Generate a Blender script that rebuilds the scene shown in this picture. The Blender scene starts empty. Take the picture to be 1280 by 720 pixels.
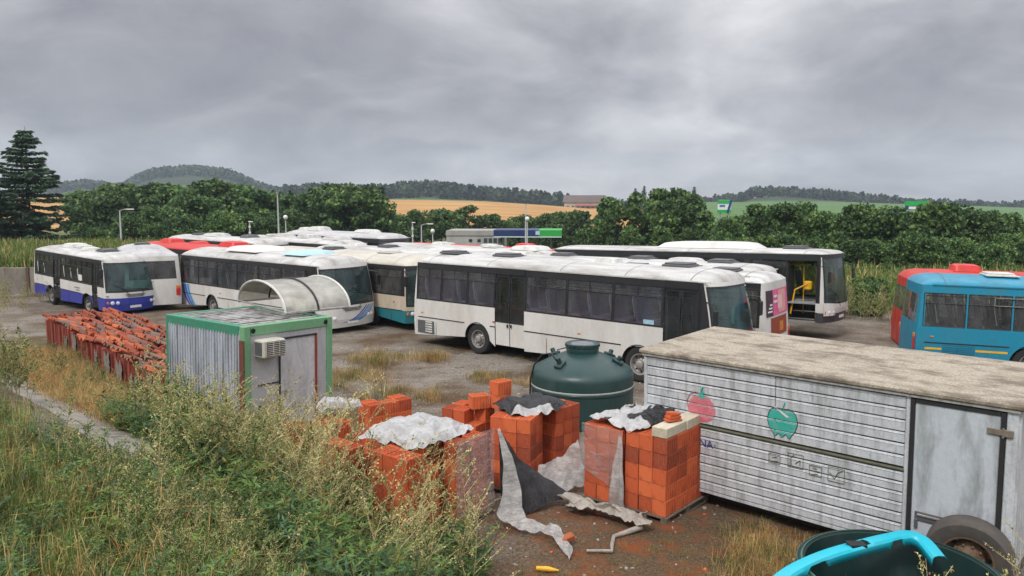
import bpy, math, random
import numpy as np
from mathutils import Vector, Matrix, noise
SC = bpy.context.scene
COL = SC.collection
R = math.radians
rnd = random.Random(7)
nrng = np.random.default_rng(11)

# ------------------------------------------------------------------ materials
def new_mat(name):
    m = bpy.data.materials.new(name); m.use_nodes = True
    nt = m.node_tree
    b = nt.nodes['Principled BSDF']
    return m, nt, b

def N(nt, typ, **kw):
    n = nt.nodes.new(typ)
    for k, v in kw.items():
        if k.startswith('i_'):
            n.inputs[k[2:].replace('_', ' ')].default_value = v
        else:
            setattr(n, k, v)
    return n

def noise_tex(nt, scale, stretch=(1, 1, 1), detail=6, rough=0.6, coord='Object', dist=0.0):
    tc = N(nt, 'ShaderNodeTexCoord'); mp = N(nt, 'ShaderNodeMapping')
    mp.inputs['Scale'].default_value = stretch
    nz = N(nt, 'ShaderNodeTexNoise'); nz.inputs['Scale'].default_value = scale
    nz.inputs['Detail'].default_value = detail; nz.inputs['Roughness'].default_value = rough
    nz.inputs['Distortion'].default_value = dist
    nt.links.new(tc.outputs[coord], mp.inputs['Vector']); nt.links.new(mp.outputs['Vector'], nz.inputs['Vector'])
    return nz.outputs['Fac']

def ramp(nt, src, lo, hi, c0=(0, 0, 0, 1), c1=(1, 1, 1, 1)):
    r = N(nt, 'ShaderNodeValToRGB')
    e = r.color_ramp.elements
    e[0].position = lo; e[1].position = hi
    e[0].color = c0; e[1].color = c1
    nt.links.new(src, r.inputs['Fac'])
    return r.outputs['Color']

def mixc(nt, fac, a, b, typ='MIX'):
    m = N(nt, 'ShaderNodeMixRGB', blend_type=typ)
    for s, v in (('Fac', fac), ('Color1', a), ('Color2', b)):
        if isinstance(v, (int, float)): m.inputs[s].default_value = v
        elif isinstance(v, tuple): m.inputs[s].default_value = v if len(v) == 4 else (*v, 1)
        else: nt.links.new(v, m.inputs[s])
    return m.outputs['Color']

MATS = {}
def paint(name, col, rough=.4, dirt=(.16, .13, .1), amt=.5, scale=2.0, stretch=(1, 1, .25), fine=14.0, bump=.0, metal=0.0, lo=.45, hi=.75, vary=.12, coord='Object', bscale=40):
    """colour with stains, fine speckle and a little roughness change"""
    if name in MATS: return MATS[name]
    m, nt, b = new_mat(name)
    n1 = noise_tex(nt, scale, stretch, 8, .65, coord, .3)
    n2 = noise_tex(nt, fine, (1, 1, 1), 5, .7, coord)
    f1 = ramp(nt, n1, lo, hi)
    f = mixc(nt, 1.0, f1, (amt, amt, amt), 'MULTIPLY')
    base = mixc(nt, ramp(nt, n2, .3, .7), tuple(c * (1 - vary) for c in col), tuple(min(1, c * (1 + vary)) for c in col))
    c = mixc(nt, f, base, dirt)
    nt.links.new(c, b.inputs['Base Color'])
    rr = mixc(nt, f1, (rough,) * 3, (min(1, rough + .3),) * 3)
    nt.links.new(rr, b.inputs['Roughness'])
    b.inputs['Metallic'].default_value = metal
    if bump:
        bp = N(nt, 'ShaderNodeBump'); bp.inputs['Strength'].default_value = bump; bp.inputs['Distance'].default_value = .02
        n3 = noise_tex(nt, bscale, (1, 1, 1), 4, .6, coord)
        nt.links.new(n3, bp.inputs['Height']); nt.links.new(bp.outputs['Normal'], b.inputs['Normal'])
    MATS[name] = m
    return m

def flat(name, col, rough=.5, metal=0.0, spec=None):
    if name in MATS: return MATS[name]
    m, nt, b = new_mat(name)
    n2 = noise_tex(nt, 9.0, (1, 1, 1), 5, .7)
    c = mixc(nt, ramp(nt, n2, .3, .7), tuple(x * .8 for x in col), tuple(min(1, x * 1.15) for x in col))
    nt.links.new(c, b.inputs['Base Color'])
    b.inputs['Roughness'].default_value = rough; b.inputs['Metallic'].default_value = metal
    MATS[name] = m
    return m

def glass(name, tint=(.35, .42, .42), dust=.1, dcol=(.35, .36, .34), refl=1.0):
    if name in MATS: return MATS[name]
    m = bpy.data.materials.new(name); m.use_nodes = True; nt = m.node_tree
    nt.nodes.remove(nt.nodes['Principled BSDF'])
    out = nt.nodes['Material Output']
    tr = N(nt, 'ShaderNodeBsdfTransparent'); tr.inputs['Color'].default_value = (*tint, 1)
    gl = N(nt, 'ShaderNodeBsdfGlossy'); gl.inputs['Roughness'].default_value = .04
    gl.inputs['Color'].default_value = (.9, .95, 1, 1)
    df = N(nt, 'ShaderNodeBsdfDiffuse'); df.inputs['Color'].default_value = (*dcol, 1)
    fr = N(nt, 'ShaderNodeFresnel'); fr.inputs['IOR'].default_value = 1.55
    mu = N(nt, 'ShaderNodeMath', operation='MULTIPLY'); mu.inputs[1].default_value = refl
    nt.links.new(fr.outputs[0], mu.inputs[0])
    m1 = N(nt, 'ShaderNodeMixShader'); m2 = N(nt, 'ShaderNodeMixShader')
    nt.links.new(mu.outputs[0], m1.inputs[0]); nt.links.new(tr.outputs[0], m1.inputs[1]); nt.links.new(gl.outputs[0], m1.inputs[2])
    nz = noise_tex(nt, 1.6, (1, 1, .6), 6, .65)
    dm = ramp(nt, nz, .3, .8, (dust * .25,) * 3 + (1,), (dust * 1.6,) * 3 + (1,))
    nt.links.new(dm, m2.inputs[0]); nt.links.new(m1.outputs[0], m2.inputs[1]); nt.links.new(df.outputs[0], m2.inputs[2])
    nt.links.new(m2.outputs[0], out.inputs['Surface'])
    MATS[name] = m
    return m

def leafy(name, col, var=.5, trans=.25, rough=.6, scale=1.2):
    """foliage: per-clump colour change from object noise, some light through the leaf"""
    if name in MATS: return MATS[name]
    m, nt, b = new_mat(name)
    nz = noise_tex(nt, scale, (1, 1, 1), 4, .7)
    oi = N(nt, 'ShaderNodeObjectInfo')
    a = tuple(c * (1 - var) for c in col); d = tuple(c * (1 + var) for c in col)
    c = mixc(nt, ramp(nt, nz, .35, .68), a, d)
    hv = N(nt, 'ShaderNodeHueSaturation')
    mr = N(nt, 'ShaderNodeMapRange'); mr.inputs['To Min'].default_value = .75; mr.inputs['To Max'].default_value = 1.25
    nt.links.new(oi.outputs['Random'], mr.inputs['Value']); nt.links.new(mr.outputs[0], hv.inputs['Value'])
    nt.links.new(c, hv.inputs['Color'])
    nt.links.new(hv.outputs[0], b.inputs['Base Color'])
    b.inputs['Roughness'].default_value = rough
    b.inputs['Specular IOR Level'].default_value = .3
    out = nt.nodes['Material Output']
    tl = N(nt, 'ShaderNodeBsdfTranslucent'); nt.links.new(hv.outputs[0], tl.inputs['Color'])
    mx = N(nt, 'ShaderNodeMixShader'); mx.inputs[0].default_value = trans
    nt.links.new(b.outputs[0], mx.inputs[1]); nt.links.new(tl.outputs[0], mx.inputs[2])
    nt.links.new(mx.outputs[0], out.inputs['Surface'])
    MATS[name] = m
    return m

# ------------------------------------------------------------------ mesh builder
class MB:
    def __init__(s): s.v = []; s.f = []; s.m = []; s.M = Matrix.Identity(4)
    def add(s, vs, fs, mi=0, M=None):
        o = len(s.v); T = s.M if M is None else s.M @ M
        s.v += [tuple(T @ Vector(p)) for p in vs]
        for f in fs: s.f.append(tuple(i + o for i in f)); s.m.append(mi)
    def box(s, c, d, mi=0, M=None, bev=0.0):
        x, y, z = d[0] / 2, d[1] / 2, d[2] / 2
        T = Matrix.Translation(c) if M is None else M @ Matrix.Translation(c)
        if bev <= 0:
            vs = [(i * x, j * y, k * z) for i in (-1, 1) for j in (-1, 1) for k in (-1, 1)]
            fs = [(0, 1, 3, 2), (4, 6, 7, 5), (0, 4, 5, 1), (2, 3, 7, 6), (0, 2, 6, 4), (1, 5, 7, 3)]
        else:
            vs = []; b = min(bev, x * .99, y * .99, z * .99)
            idx = {}
            for i in (-1, 1):
                for j in (-1, 1):
                    for k in (-1, 1):
                        for a in range(3):
                            idx[(i, j, k, a)] = len(vs)
                            p = [i * (x - b), j * (y - b), k * (z - b)]
                            p[a] = (i * x, j * y, k * z)[a]
                            vs.append(tuple(p))
            fs = []
            def F(l, n):
                q = [Vector(vs[t]) for t in l]
                nn = (q[1] - q[0]).cross(q[2] - q[0])
                fs.append(tuple(l) if nn.dot(Vector(n)) > 0 else tuple(reversed(l)))
            for a in range(3):
                o1, o2 = [t for t in range(3) if t != a]
                for sg in (-1, 1):
                    l = []
                    for p, q in ((-1, -1), (1, -1), (1, 1), (-1, 1)):
                        k = [0, 0, 0]; k[a] = sg; k[o1] = p; k[o2] = q
                        l.append(idx[(*k, a)])
                    n = [0, 0, 0]; n[a] = sg; F(l, n)
                for p in (-1, 1):
                    for q in (-1, 1):
                        k0 = [0, 0, 0]; k0[o1] = p; k0[o2] = q; k0[a] = -1
                        k1 = list(k0); k1[a] = 1
                        n = [0, 0, 0]; n[o1] = p; n[o2] = q
                        F([idx[(*k0, o1)], idx[(*k1, o1)], idx[(*k1, o2)], idx[(*k0, o2)]], n)
            for i in (-1, 1):
                for j in (-1, 1):
                    for k in (-1, 1):
                        F([idx[(i, j, k, 0)], idx[(i, j, k, 1)], idx[(i, j, k, 2)]], (i, j, k))
        s.add(vs, fs, mi, T)
    def grid(s, fn, nu, nv, mi=0, M=None, closed_u=False, flip=False):
        vs = [fn(i / nu, j / nv) for i in range(nu + (0 if closed_u else 1)) for j in range(nv + 1)]
        fs = []
        K = nu if closed_u else nu + 1
        for i in range(nu):
            for j in range(nv):
                a = i * (nv + 1) + j; b = ((i + 1) % K) * (nv + 1) + j
                q = (a, b, b + 1, a + 1)
                fs.append(q[::-1] if flip else q)
        s.add(vs, fs, mi, M)
    def tube(s, pts, r, n=6, mi=0, M=None, cap=True):
        pts = [Vector(p) for p in pts]
        rs = r if isinstance(r, (list, tuple)) else [r] * len(pts)
        rings = []; up = Vector((0, 0, 1))
        for i, p in enumerate(pts):
            d = (pts[min(i + 1, len(pts) - 1)] - pts[max(i - 1, 0)]).normalized()
            a = d.cross(up)
            if a.length < 1e-3: a = d.cross(Vector((1, 0, 0)))
            a.normalize(); b = a.cross(d)
            rings.append([p + (a * math.cos(t) + b * math.sin(t)) * rs[i] for t in [2 * math.pi * k / n for k in range(n)]])
        vs = [tuple(q) for rg in rings for q in rg]; fs = []
        for i in range(len(pts) - 1):
            for k in range(n):
                a = i * n + k; b = i * n + (k + 1) % n
                fs.append((a, b, b + n, a + n))
        if cap:
            fs.append(tuple(range(n))[::-1]); fs.append(tuple((len(pts) - 1) * n + k for k in range(n)))
        s.add(vs, fs, mi, M)
    def lathe(s, prof, n=24, mi=0, M=None, a0=0, a1=2 * math.pi):
        """profile of (r, z) turned about z"""
        full = abs(a1 - a0 - 2 * math.pi) < 1e-6
        K = n if full else n + 1
        vs = []; fs = []
        for k in range(K):
            t = a0 + (a1 - a0) * k / n
            for r, z in prof: vs.append((r * math.cos(t), r * math.sin(t), z))
        m = len(prof)
        for k in range(n):
            for j in range(m - 1):
                a = k * m + j; b = ((k + 1) % K) * m + j
                fs.append((a, b, b + 1, a + 1))
        s.add(vs, fs, mi, M)
    def prism(s, poly, h, mi=0, M=None):
        """polygon in xy extruded from z=0 to z=h"""
        n = len(poly)
        vs = [(x, y, 0) for x, y in poly] + [(x, y, h) for x, y in poly]
        fs = [tuple(range(n))[::-1], tuple(range(n, 2 * n))] + [(i, (i + 1) % n, n + (i + 1) % n, n + i) for i in range(n)]
        s.add(vs, fs, mi, M)
    def build(s, name, mats, parent=None, smooth=None, loc=None, rot=None):
        me = bpy.data.meshes.new(name)
        me.from_pydata(s.v, [], s.f)
        mats = mats if isinstance(mats, (list, tuple)) else [mats]
        for m in mats: me.materials.append(m)
        if len(mats) > 1: me.polygons.foreach_set('material_index', s.m)
        if smooth is not None:
            me.polygons.foreach_set('use_smooth', [True] * len(me.polygons))
            me.set_sharp_from_angle(angle=R(smooth))
        me.update()
        o = bpy.data.objects.new(name, me); COL.objects.link(o)
        if parent: o.parent = parent
        if loc is not None: o.location = loc
        if rot is not None: o.rotation_euler = rot
        return o

def raw(name, V, Q, MI, mats, kind=None, smooth=False):
    """big quad mesh from numpy arrays"""
    me = bpy.data.meshes.new(name)
    me.vertices.add(len(V)); me.vertices.foreach_set('co', V.astype(np.float32).ravel())
    me.loops.add(Q.size); me.loops.foreach_set('vertex_index', Q.astype(np.int32).ravel())
    me.polygons.add(len(Q)); me.polygons.foreach_set('loop_start', np.arange(0, Q.size, Q.shape[1], dtype=np.int32))
    for m in mats: me.materials.append(m)
    me.polygons.foreach_set('material_index', MI.astype(np.int32))
    if smooth: me.polygons.foreach_set('use_smooth', np.ones(len(Q), dtype=bool))
    me.update(calc_edges=True)
    o = bpy.data.objects.new(name, me); COL.objects.link(o)
    if kind: o['kind'] = kind
    return o

def tag(o, label=None, cat=None, group=None, kind=None):
    if label: o['label'] = label
    if cat: o['category'] = cat
    if group: o['group'] = group
    if kind: o['kind'] = kind
    elif cat and not o.get('kind'): o['kind'] = 'thing'
    return o
def thing(name, label, cat, loc=(0, 0, 0), rz=0.0, group=None, rot=None):
    o = bpy.data.objects.new(name, None); COL.objects.link(o)
    o.empty_display_size = .2
    o.location = loc; o.rotation_euler = rot if rot else (0, 0, rz)
    return tag(o, label, cat, group)
def dup(o, loc=None, rot=None, scale=None, label=None, group=None):
    r = o.copy(); COL.objects.link(r)
    if loc is not None: r.location = loc
    if rot is not None: r.rotation_euler = rot
    if scale is not None: r.scale = scale
    if label: r['label'] = label
    if group: r['group'] = group
    for ch in list(o.children):
        c = ch.copy(); COL.objects.link(c); c.parent = r
        for g in list(ch.children):
            d = g.copy(); COL.objects.link(d); d.parent = c
    return r

def sst(a, b, x):
    t = min(1, max(0, (x - a) / (b - a))); return t * t * (3 - 2 * t)
def lerp(a, b, t): return a + (b - a) * t
def interp(tab, x): return float(np.interp(x, [t[0] for t in tab], [t[1] for t in tab]))

# ------------------------------------------------------------------ terrain
# embankment edge: a line through P0 running away to the left; s > 0 is uphill, towards the viewpoint
P0 = (-4.91, 10.01); UD = (-.64, .77); ND = (-.77, -.64)
def st(x, y):
    dx, dy = x - P0[0], y - P0[1]
    return dx * ND[0] + dy * ND[1], dx * UD[0] + dy * UD[1]
CREST = [(-1.2, 9), (-.6, 9), (-.35, 8.5), (-.16, 8), (-.04, 6.8), (.04, 4.5), (.1, 2.2), (.16, 2.5), (.25, 6.2), (.4, 6), (.55, 4.5), (.67, 2), (1.2, 0)]
TOPS = [(-900, 238), (-300, 232), (0, 238), (60, 240), (80, 233), (110, 228), (150, 234), (160, 232), (176, 222), (200, 214), (245, 211), (290, 216), (322, 230), (345, 238),
        (380, 231), (440, 237), (475, 238), (500, 231), (530, 228), (560, 231), (600, 236), (640, 240), (690, 248), (750, 252), (800, 251), (880, 248),
        (925, 243), (940, 236), (970, 234), (1020, 238), (1080, 243), (1130, 249), (1200, 252), (1280, 255), (2200, 255)]
def ridge_r(px): return 1300 - 480 * sst(320, 385, px)
def gz(x, y):
    r = math.hypot(x, y)
    z = 0.0
    # slight rise of the yard under the brick pallets and the trailer
    z += .34 * math.exp(-((x - 1.5) / 7) ** 2 - ((y - 10.5) / 4.5) ** 2)
    s, t = st(x, y)
    if r < 60:
        h = 1.3 - 1.0 * sst(0, 14, t)
        h *= 1 - sst(16, 26, t)
        if s > 0: e = h + min(.62 * s, 2.3)
        else: e = h * (1 - sst(0, 2.4, -s))
        z += e
        z += .035 * noise.noise((x * .9, y * .9, 0)) + .05 * noise.noise((x * .25, y * .25, 3))
    # grassy shelf behind the low concrete wall at far left
    z += 1.45 * sst(42.6, 43.6, y) * (1 - sst(-27, -22, x)) * (1 - sst(95, 140, y))
    z -= 1.7 * sst(66, 98, y)
    if y > 100:
        az = x / y
        c = interp(CREST, az)
        if y < 500: z = lerp(z, -2.8, sst(100, 160, y)) ; z = lerp(z, c, sst(150, 520, y)) if y > 150 else z
        else:
            z = c
            px = 640 + 960 * az; rr = ridge_r(px)
            top = 5 + (255 - interp(TOPS, px)) / 960 * rr - 10
            z = lerp(lerp(z, c, 1), max(top, -5), sst(520, rr, y))
        z += 1.2 * noise.noise((x * .006, y * .006, 1)) * sst(150, 300, y)
    return z

def build_ground():
    ang = sorted(set([round(a, 2) for a in np.arange(-62, 62.01, .55)] + [round(a, 2) for a in np.arange(-180, 180, 7.0)]))
    rad = [0.0] + list(np.geomspace(.6, 2300, 235))
    V = []; nA = len(ang)
    for r in rad:
        for a in ang:
            x = r * math.sin(R(a)); y = r * math.cos(R(a))
            V.append((x, y, gz(x, y)))
    Q = []
    for i in range(len(rad) - 1):
        for j in range(nA):
            a = i * nA + j; b = i * nA + (j + 1) % nA
            Q.append((a, b, b + nA, a + nA))
    V = np.array(V); Q = np.array(Q)[:, ::-1]
    o = raw('ground', V, Q, np.zeros(len(Q)), [ground_mat()], 'structure', True)
    # zones: red gravel yard, green grass, blue wheat
    col = np.zeros((len(V), 4)); col[:, 3] = 1
    for i, (x, y, z) in enumerate(V):
        s, t = st(x, y)
        yard = 1.0
        yard *= 1 - sst(-3.6, -1.2, s) * (1 - sst(18, 24, t))
        yard = max(yard, .75 * sst(.2, .5, s) * (1 - sst(1.0, 1.6, s)) * sst(-1.5, 0, t) * (1 - sst(11, 13, t)))
        yard *= 1 - sst(58, 66, y)
        yard *= 1 - sst(42.6, 43.6, y) * (1 - sst(-27, -22, x))
        yard *= 1 - sst(36, 40, y - .0 * x) * sst(11, 15, x)
        wheat = 0
        if y > 0:
            az = x / y
            wheat = sst(185, 230, y) * (1 - sst(520, 560, y)) * (1 - sst(.19, .22, az))
        if y < 0: yard = 0
        # dry embankment foot
        dry = math.exp(-((s + 1.6) / 1.3) ** 2) * sst(3, 7, t) * (1 - sst(16, 20, t))
        col[i, :3] = (yard, dry, wheat)
    at = o.data.color_attributes.new('zone', 'FLOAT_COLOR', 'POINT')
    at.data.foreach_set('color', col.astype(np.float32).ravel())
    return o

def ground_mat():
    m, nt, b = new_mat('ground_cover')
    at = N(nt, 'ShaderNodeAttribute', attribute_name='zone')
    sp = N(nt, 'ShaderNodeSeparateColor'); nt.links.new(at.outputs['Color'], sp.inputs[0])
    big = noise_tex(nt, .35, (1, 1, 1), 6, .65)
    mid = noise_tex(nt, 2.2, (1, 1, 1), 6, .7)
    fine = noise_tex(nt, 26, (1, 1, 1), 4, .75)
    # gravel and trodden soil
    grav = mixc(nt, ramp(nt, fine, .36, .66), (.085, .072, .058), (.38, .34, .29))
    soil = mixc(nt, ramp(nt, fine, .35, .7), (.05, .034, .02), (.17, .115, .065))
    yard = mixc(nt, ramp(nt, big, .42, .62), grav, soil)
    yard = mixc(nt, ramp(nt, mid, .58, .72), yard, (.040, .031, .023))
    rut = noise_tex(nt, .8, (1, 3.2, 1), 5, .7, 'Object', .6)
    yard = mixc(nt, ramp(nt, rut, .58, .7), yard, mixc(nt, ramp(nt, fine, .3, .7), (.05, .042, .034), (.15, .125, .1)))
    # orange brick dust by the pallets
    tc = N(nt, 'ShaderNodeTexCoord')
    vd = N(nt, 'ShaderNodeVectorMath', operation='DISTANCE'); vd.inputs[1].default_value = (2.2, 9.6, .3)
    nt.links.new(tc.outputs['Object'], vd.inputs[0])
    near = ramp(nt, vd.outputs['Value'], 0, 1, (1, 1, 1, 1), (0, 0, 0, 1))
    mr = N(nt, 'ShaderNodeMapRange'); mr.inputs['From Min'].default_value = 1.2; mr.inputs['From Max'].default_value = 4.2
    mr.inputs['To Min'].default_value = 1; mr.inputs['To Max'].default_value = 0
    nt.links.new(vd.outputs['Value'], mr.inputs['Value'])
    dm = mixc(nt, 1, ramp(nt, mid, .48, .66), mr.outputs[0], 'MULTIPLY')
    yard = mixc(nt, mr.outputs[0], yard, soil)
    yard = mixc(nt, dm, yard, (.20, .062, .022))
    grass = mixc(nt, ramp(nt, mid, .35, .65), (.035, .055, .014), (.10, .125, .032))
    grass = mixc(nt, ramp(nt, big, .5, .75), grass, (.16, .125, .05))
    grass = mixc(nt, sp.outputs[1], grass, mixc(nt, ramp(nt, fine, .3, .7), (.16, .09, .03), (.34, .23, .09)))
    wh_s = noise_tex(nt, .02, (1, 4, 1), 5, .6)
    wheat = mixc(nt, ramp(nt, wh_s, .38, .64), (.36, .19, .06), (.50, .30, .11))
    c = mixc(nt, sp.outputs[0], grass, yard)
    far = N(nt, 'ShaderNodeSeparateXYZ'); nt.links.new(tc.outputs['Object'], far.inputs[0])
    fr = N(nt, 'ShaderNodeMapRange'); fr.inputs['From Min'].default_value = 180; fr.inputs['From Max'].default_value = 260
    nt.links.new(far.outputs['Y'], fr.inputs['Value'])
    c = mixc(nt, fr.outputs[0], c, mixc(nt, ramp(nt, wh_s, .4, .6), (.075, .15, .045), (.11, .20, .07)))
    fr2 = N(nt, 'ShaderNodeMapRange'); fr2.inputs['From Min'].default_value = 560; fr2.inputs['From Max'].default_value = 640
    nt.links.new(far.outputs['Y'], fr2.inputs['Value'])
    c = mixc(nt, fr2.outputs[0], c, (.03, .05, .024))
    c = mixc(nt, sp.outputs[2], c, wheat)
    nt.links.new(c, b.inputs['Base Color'])
    b.inputs['Roughness'].default_value = .95; b.inputs['Specular IOR Level'].default_value = .2
    bp = N(nt, 'ShaderNodeBump'); bp.inputs['Strength'].default_value = .7; bp.inputs['Distance'].default_value = .03
    nt.links.new(fine, bp.inputs['Height']); nt.links.new(bp.outputs['Normal'], b.inputs['Normal'])
    return m
# ------------------------------------------------------------------ shared materials
M_RUB = flat('black_rubber', (.022, .022, .023), .75)
M_BLK = flat('black_trim', (.02, .021, .023), .45)
M_DARK = flat('dark_underbody', (.025, .024, .023), .9)
M_STEEL = paint('dull_steel', (.42, .41, .39), .45, (.16, .08, .04), .6, 6, (1, 1, 1), metal=.5)
M_CHROME = flat('bright_metal', (.62, .63, .64), .25, .9)
M_WHITE = paint('white_coach_paint', (.69, .685, .65), .38, (.33, .28, .21), .6, 1.6, (.8, .8, .3), lo=.4, hi=.85, vary=.05)
M_WROOF = paint('white_roof_paint', (.57, .57, .55), .55, (.22, .205, .18), .9, 1.3, (.45, 1.8, 1), lo=.40, hi=.74, vary=.1)
M_GROOF = paint('grey_roof_paint', (.5, .5, .5), .5, (.22, .21, .2), .7, 1.1, (.5, 1.6, 1), lo=.42, hi=.8, vary=.07)
M_CROOF = paint('cream_roof_paint', (.56, .535, .46), .5, (.3, .27, .21), .75, 1.1, (.5, 1.6, 1), lo=.42, hi=.8, vary=.07)
M_BLUE = paint('deep_blue_paint', (.035, .05, .36), .35, (.1, .09, .12), .5, 1.8, vary=.06)
M_RED = paint('red_coach_paint', (.62, .022, .012), .35, (.3, .03, .02), .5, 1.8, vary=.06)
M_RROOF = paint('faded_red_roof_paint', (.55, .032, .022), .55, (.32, .09, .07), .7, 1.3, (.6, 1.5, 1), vary=.06)
M_TEAL = paint('teal_coach_paint', (.010, .235, .37), .33, (.05, .16, .2), .6, 1.8, vary=.07)
M_TROOF = paint('pale_teal_roof_paint', (.42, .62, .66), .5, (.25, .38, .4), .6, 1.4, (.6, 1.5, 1), vary=.06)
M_TEALSK = paint('teal_skirt_paint', (.02, .2, .25), .4, (.05, .12, .12), .6, 1.8, vary=.07)
M_CREAM = paint('cream_coach_paint', (.60, .52, .40), .4, (.32, .25, .17), .6, 1.8, vary=.05)
M_GBODY = paint('dark_grey_body', (.05, .05, .058), .4, (.09, .085, .08), .5, 1.6, vary=.1)
M_GLS = glass('coach_glass', (.92, .94, .95), .13, (.42, .42, .44))
M_GLSD = glass('dark_coach_glass', (.22, .25, .25), .12, (.2, .21, .2))
M_GLST = glass('green_tinted_windscreen', (.42, .68, .64), .14, (.30, .44, .43))
M_GLSB = glass('dusty_rear_glass', (.5, .54, .53), .2, (.36, .35, .33))
M_SEAT = flat('purple_seat_fabric', (.36, .30, .52), .9)
M_SEATD = flat('dark_seat_fabric', (.08, .09, .11), .9)
M_GRAB = flat('grey_grab_plastic', (.75, .75, .75), .5)
M_YEL = flat('yellow_plastic', (.78, .43, .02), .4)
M_FLOOR = flat('coach_floor', (.3, .3, .31), .8)
M_PANELIN = flat('inner_lining', (.55, .56, .57), .8)
M_LAMP = flat('clear_lamp_lens', (.75, .77, .78), .15)
M_ORANGE = flat('orange_lens', (.75, .2, .02), .25)
M_TAILR = flat('red_lens', (.5, .02, .015), .25)
M_PLATE = flat('licence_plate_white', (.75, .75, .72), .5)
M_HATCH = flat('grey_hatch_plastic', (.10, .105, .11), .6)
M_HATCHW = paint('pale_hatch_plastic', (.62, .62, .58), .55, (.3, .28, .24), .7, 3)
M_BLIND = flat('blue_blind', (.08, .26, .62), .7)

def seat_mesh(mb, x, y, mi=0, gi=1, dz=0.0):
    mb.box((x, y, 1.38 + dz), (.42, .42, .12), mi, bev=.04)
    T = Matrix.Translation((x - .22, y, 1.45 + dz)) @ Matrix.Rotation(R(-10), 4, 'Y')
    mb.box((0, 0, .28), (.10, .43, .78), mi, T, bev=.045)
    mb.box((0, 0, .12 - .3), (.06, .3, .3), gi, T)
    for s in (-1, 1):
        mb.tube([T @ Vector((-.02, s * .225, .1)), T @ Vector((-.03, s * .225, .55)), T @ Vector((-.02, s * .17, .7))], .016, 5, gi)

WHEEL_CACHE = {}
def wheel(parent, x, y, r=.49, side=-1, nuts='steel'):
    """tyre with a rim child; axle along local y"""
    key = (r, side, nuts)
    if key not in WHEEL_CACHE:
        t = MB(); rot = Matrix.Rotation(R(90), 4, 'X') if side < 0 else Matrix.Rotation(R(-90), 4, 'X')
        w = .14
        t.lathe([(r * .60, -w), (r * .7, -w), (r * .93, -w * .96), (r, -w * .65), (r, w * .65), (r * .93, w * .96), (r * .72, w), (r * .60, w * .9)], 36, 0, rot)
        g = MB()
        g.lathe([(r * .61, -w * .9), (r * .61, w * .95), (r * .56, w * .9), (r * .52, w * .2), (r * .40, -.01), (r * .30, .05), (r * .24, .06), (r * .22, .15), (r * .15, .17), (0, .17)], 30, 0, rot)
        for k in range(10):
            a = 2 * math.pi * k / 10
            g.lathe([(.017, .03), (.017, .075), (0, .08)], 6, 1, rot @ Matrix.Translation((r * .34 * math.cos(a), r * .34 * math.sin(a), 0)))
        for k in range(8):
            a = 2 * math.pi * k / 8
            g.lathe([(.032, .012), (.0, .014)], 8, 2, rot @ Matrix.Translation((r * .46 * math.cos(a), r * .46 * math.sin(a), w * .12)))
        o = t.build('wheel', M_RUB, None, 40); ri = g.build('rim', [M_STEEL, M_CHROME, M_BLK], o, 40)
        WHEEL_CACHE[key] = (o.data, ri.data)
        bpy.data.objects.remove(ri); bpy.data.objects.remove(o)
    td, rd = WHEEL_CACHE[key]
    o = bpy.data.objects.new('wheel', td); COL.objects.link(o); o.parent = parent; o.location = (x, y, r)
    ri = bpy.data.objects.new('rim', rd); COL.objects.link(ri); ri.parent = o
    return o

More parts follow.
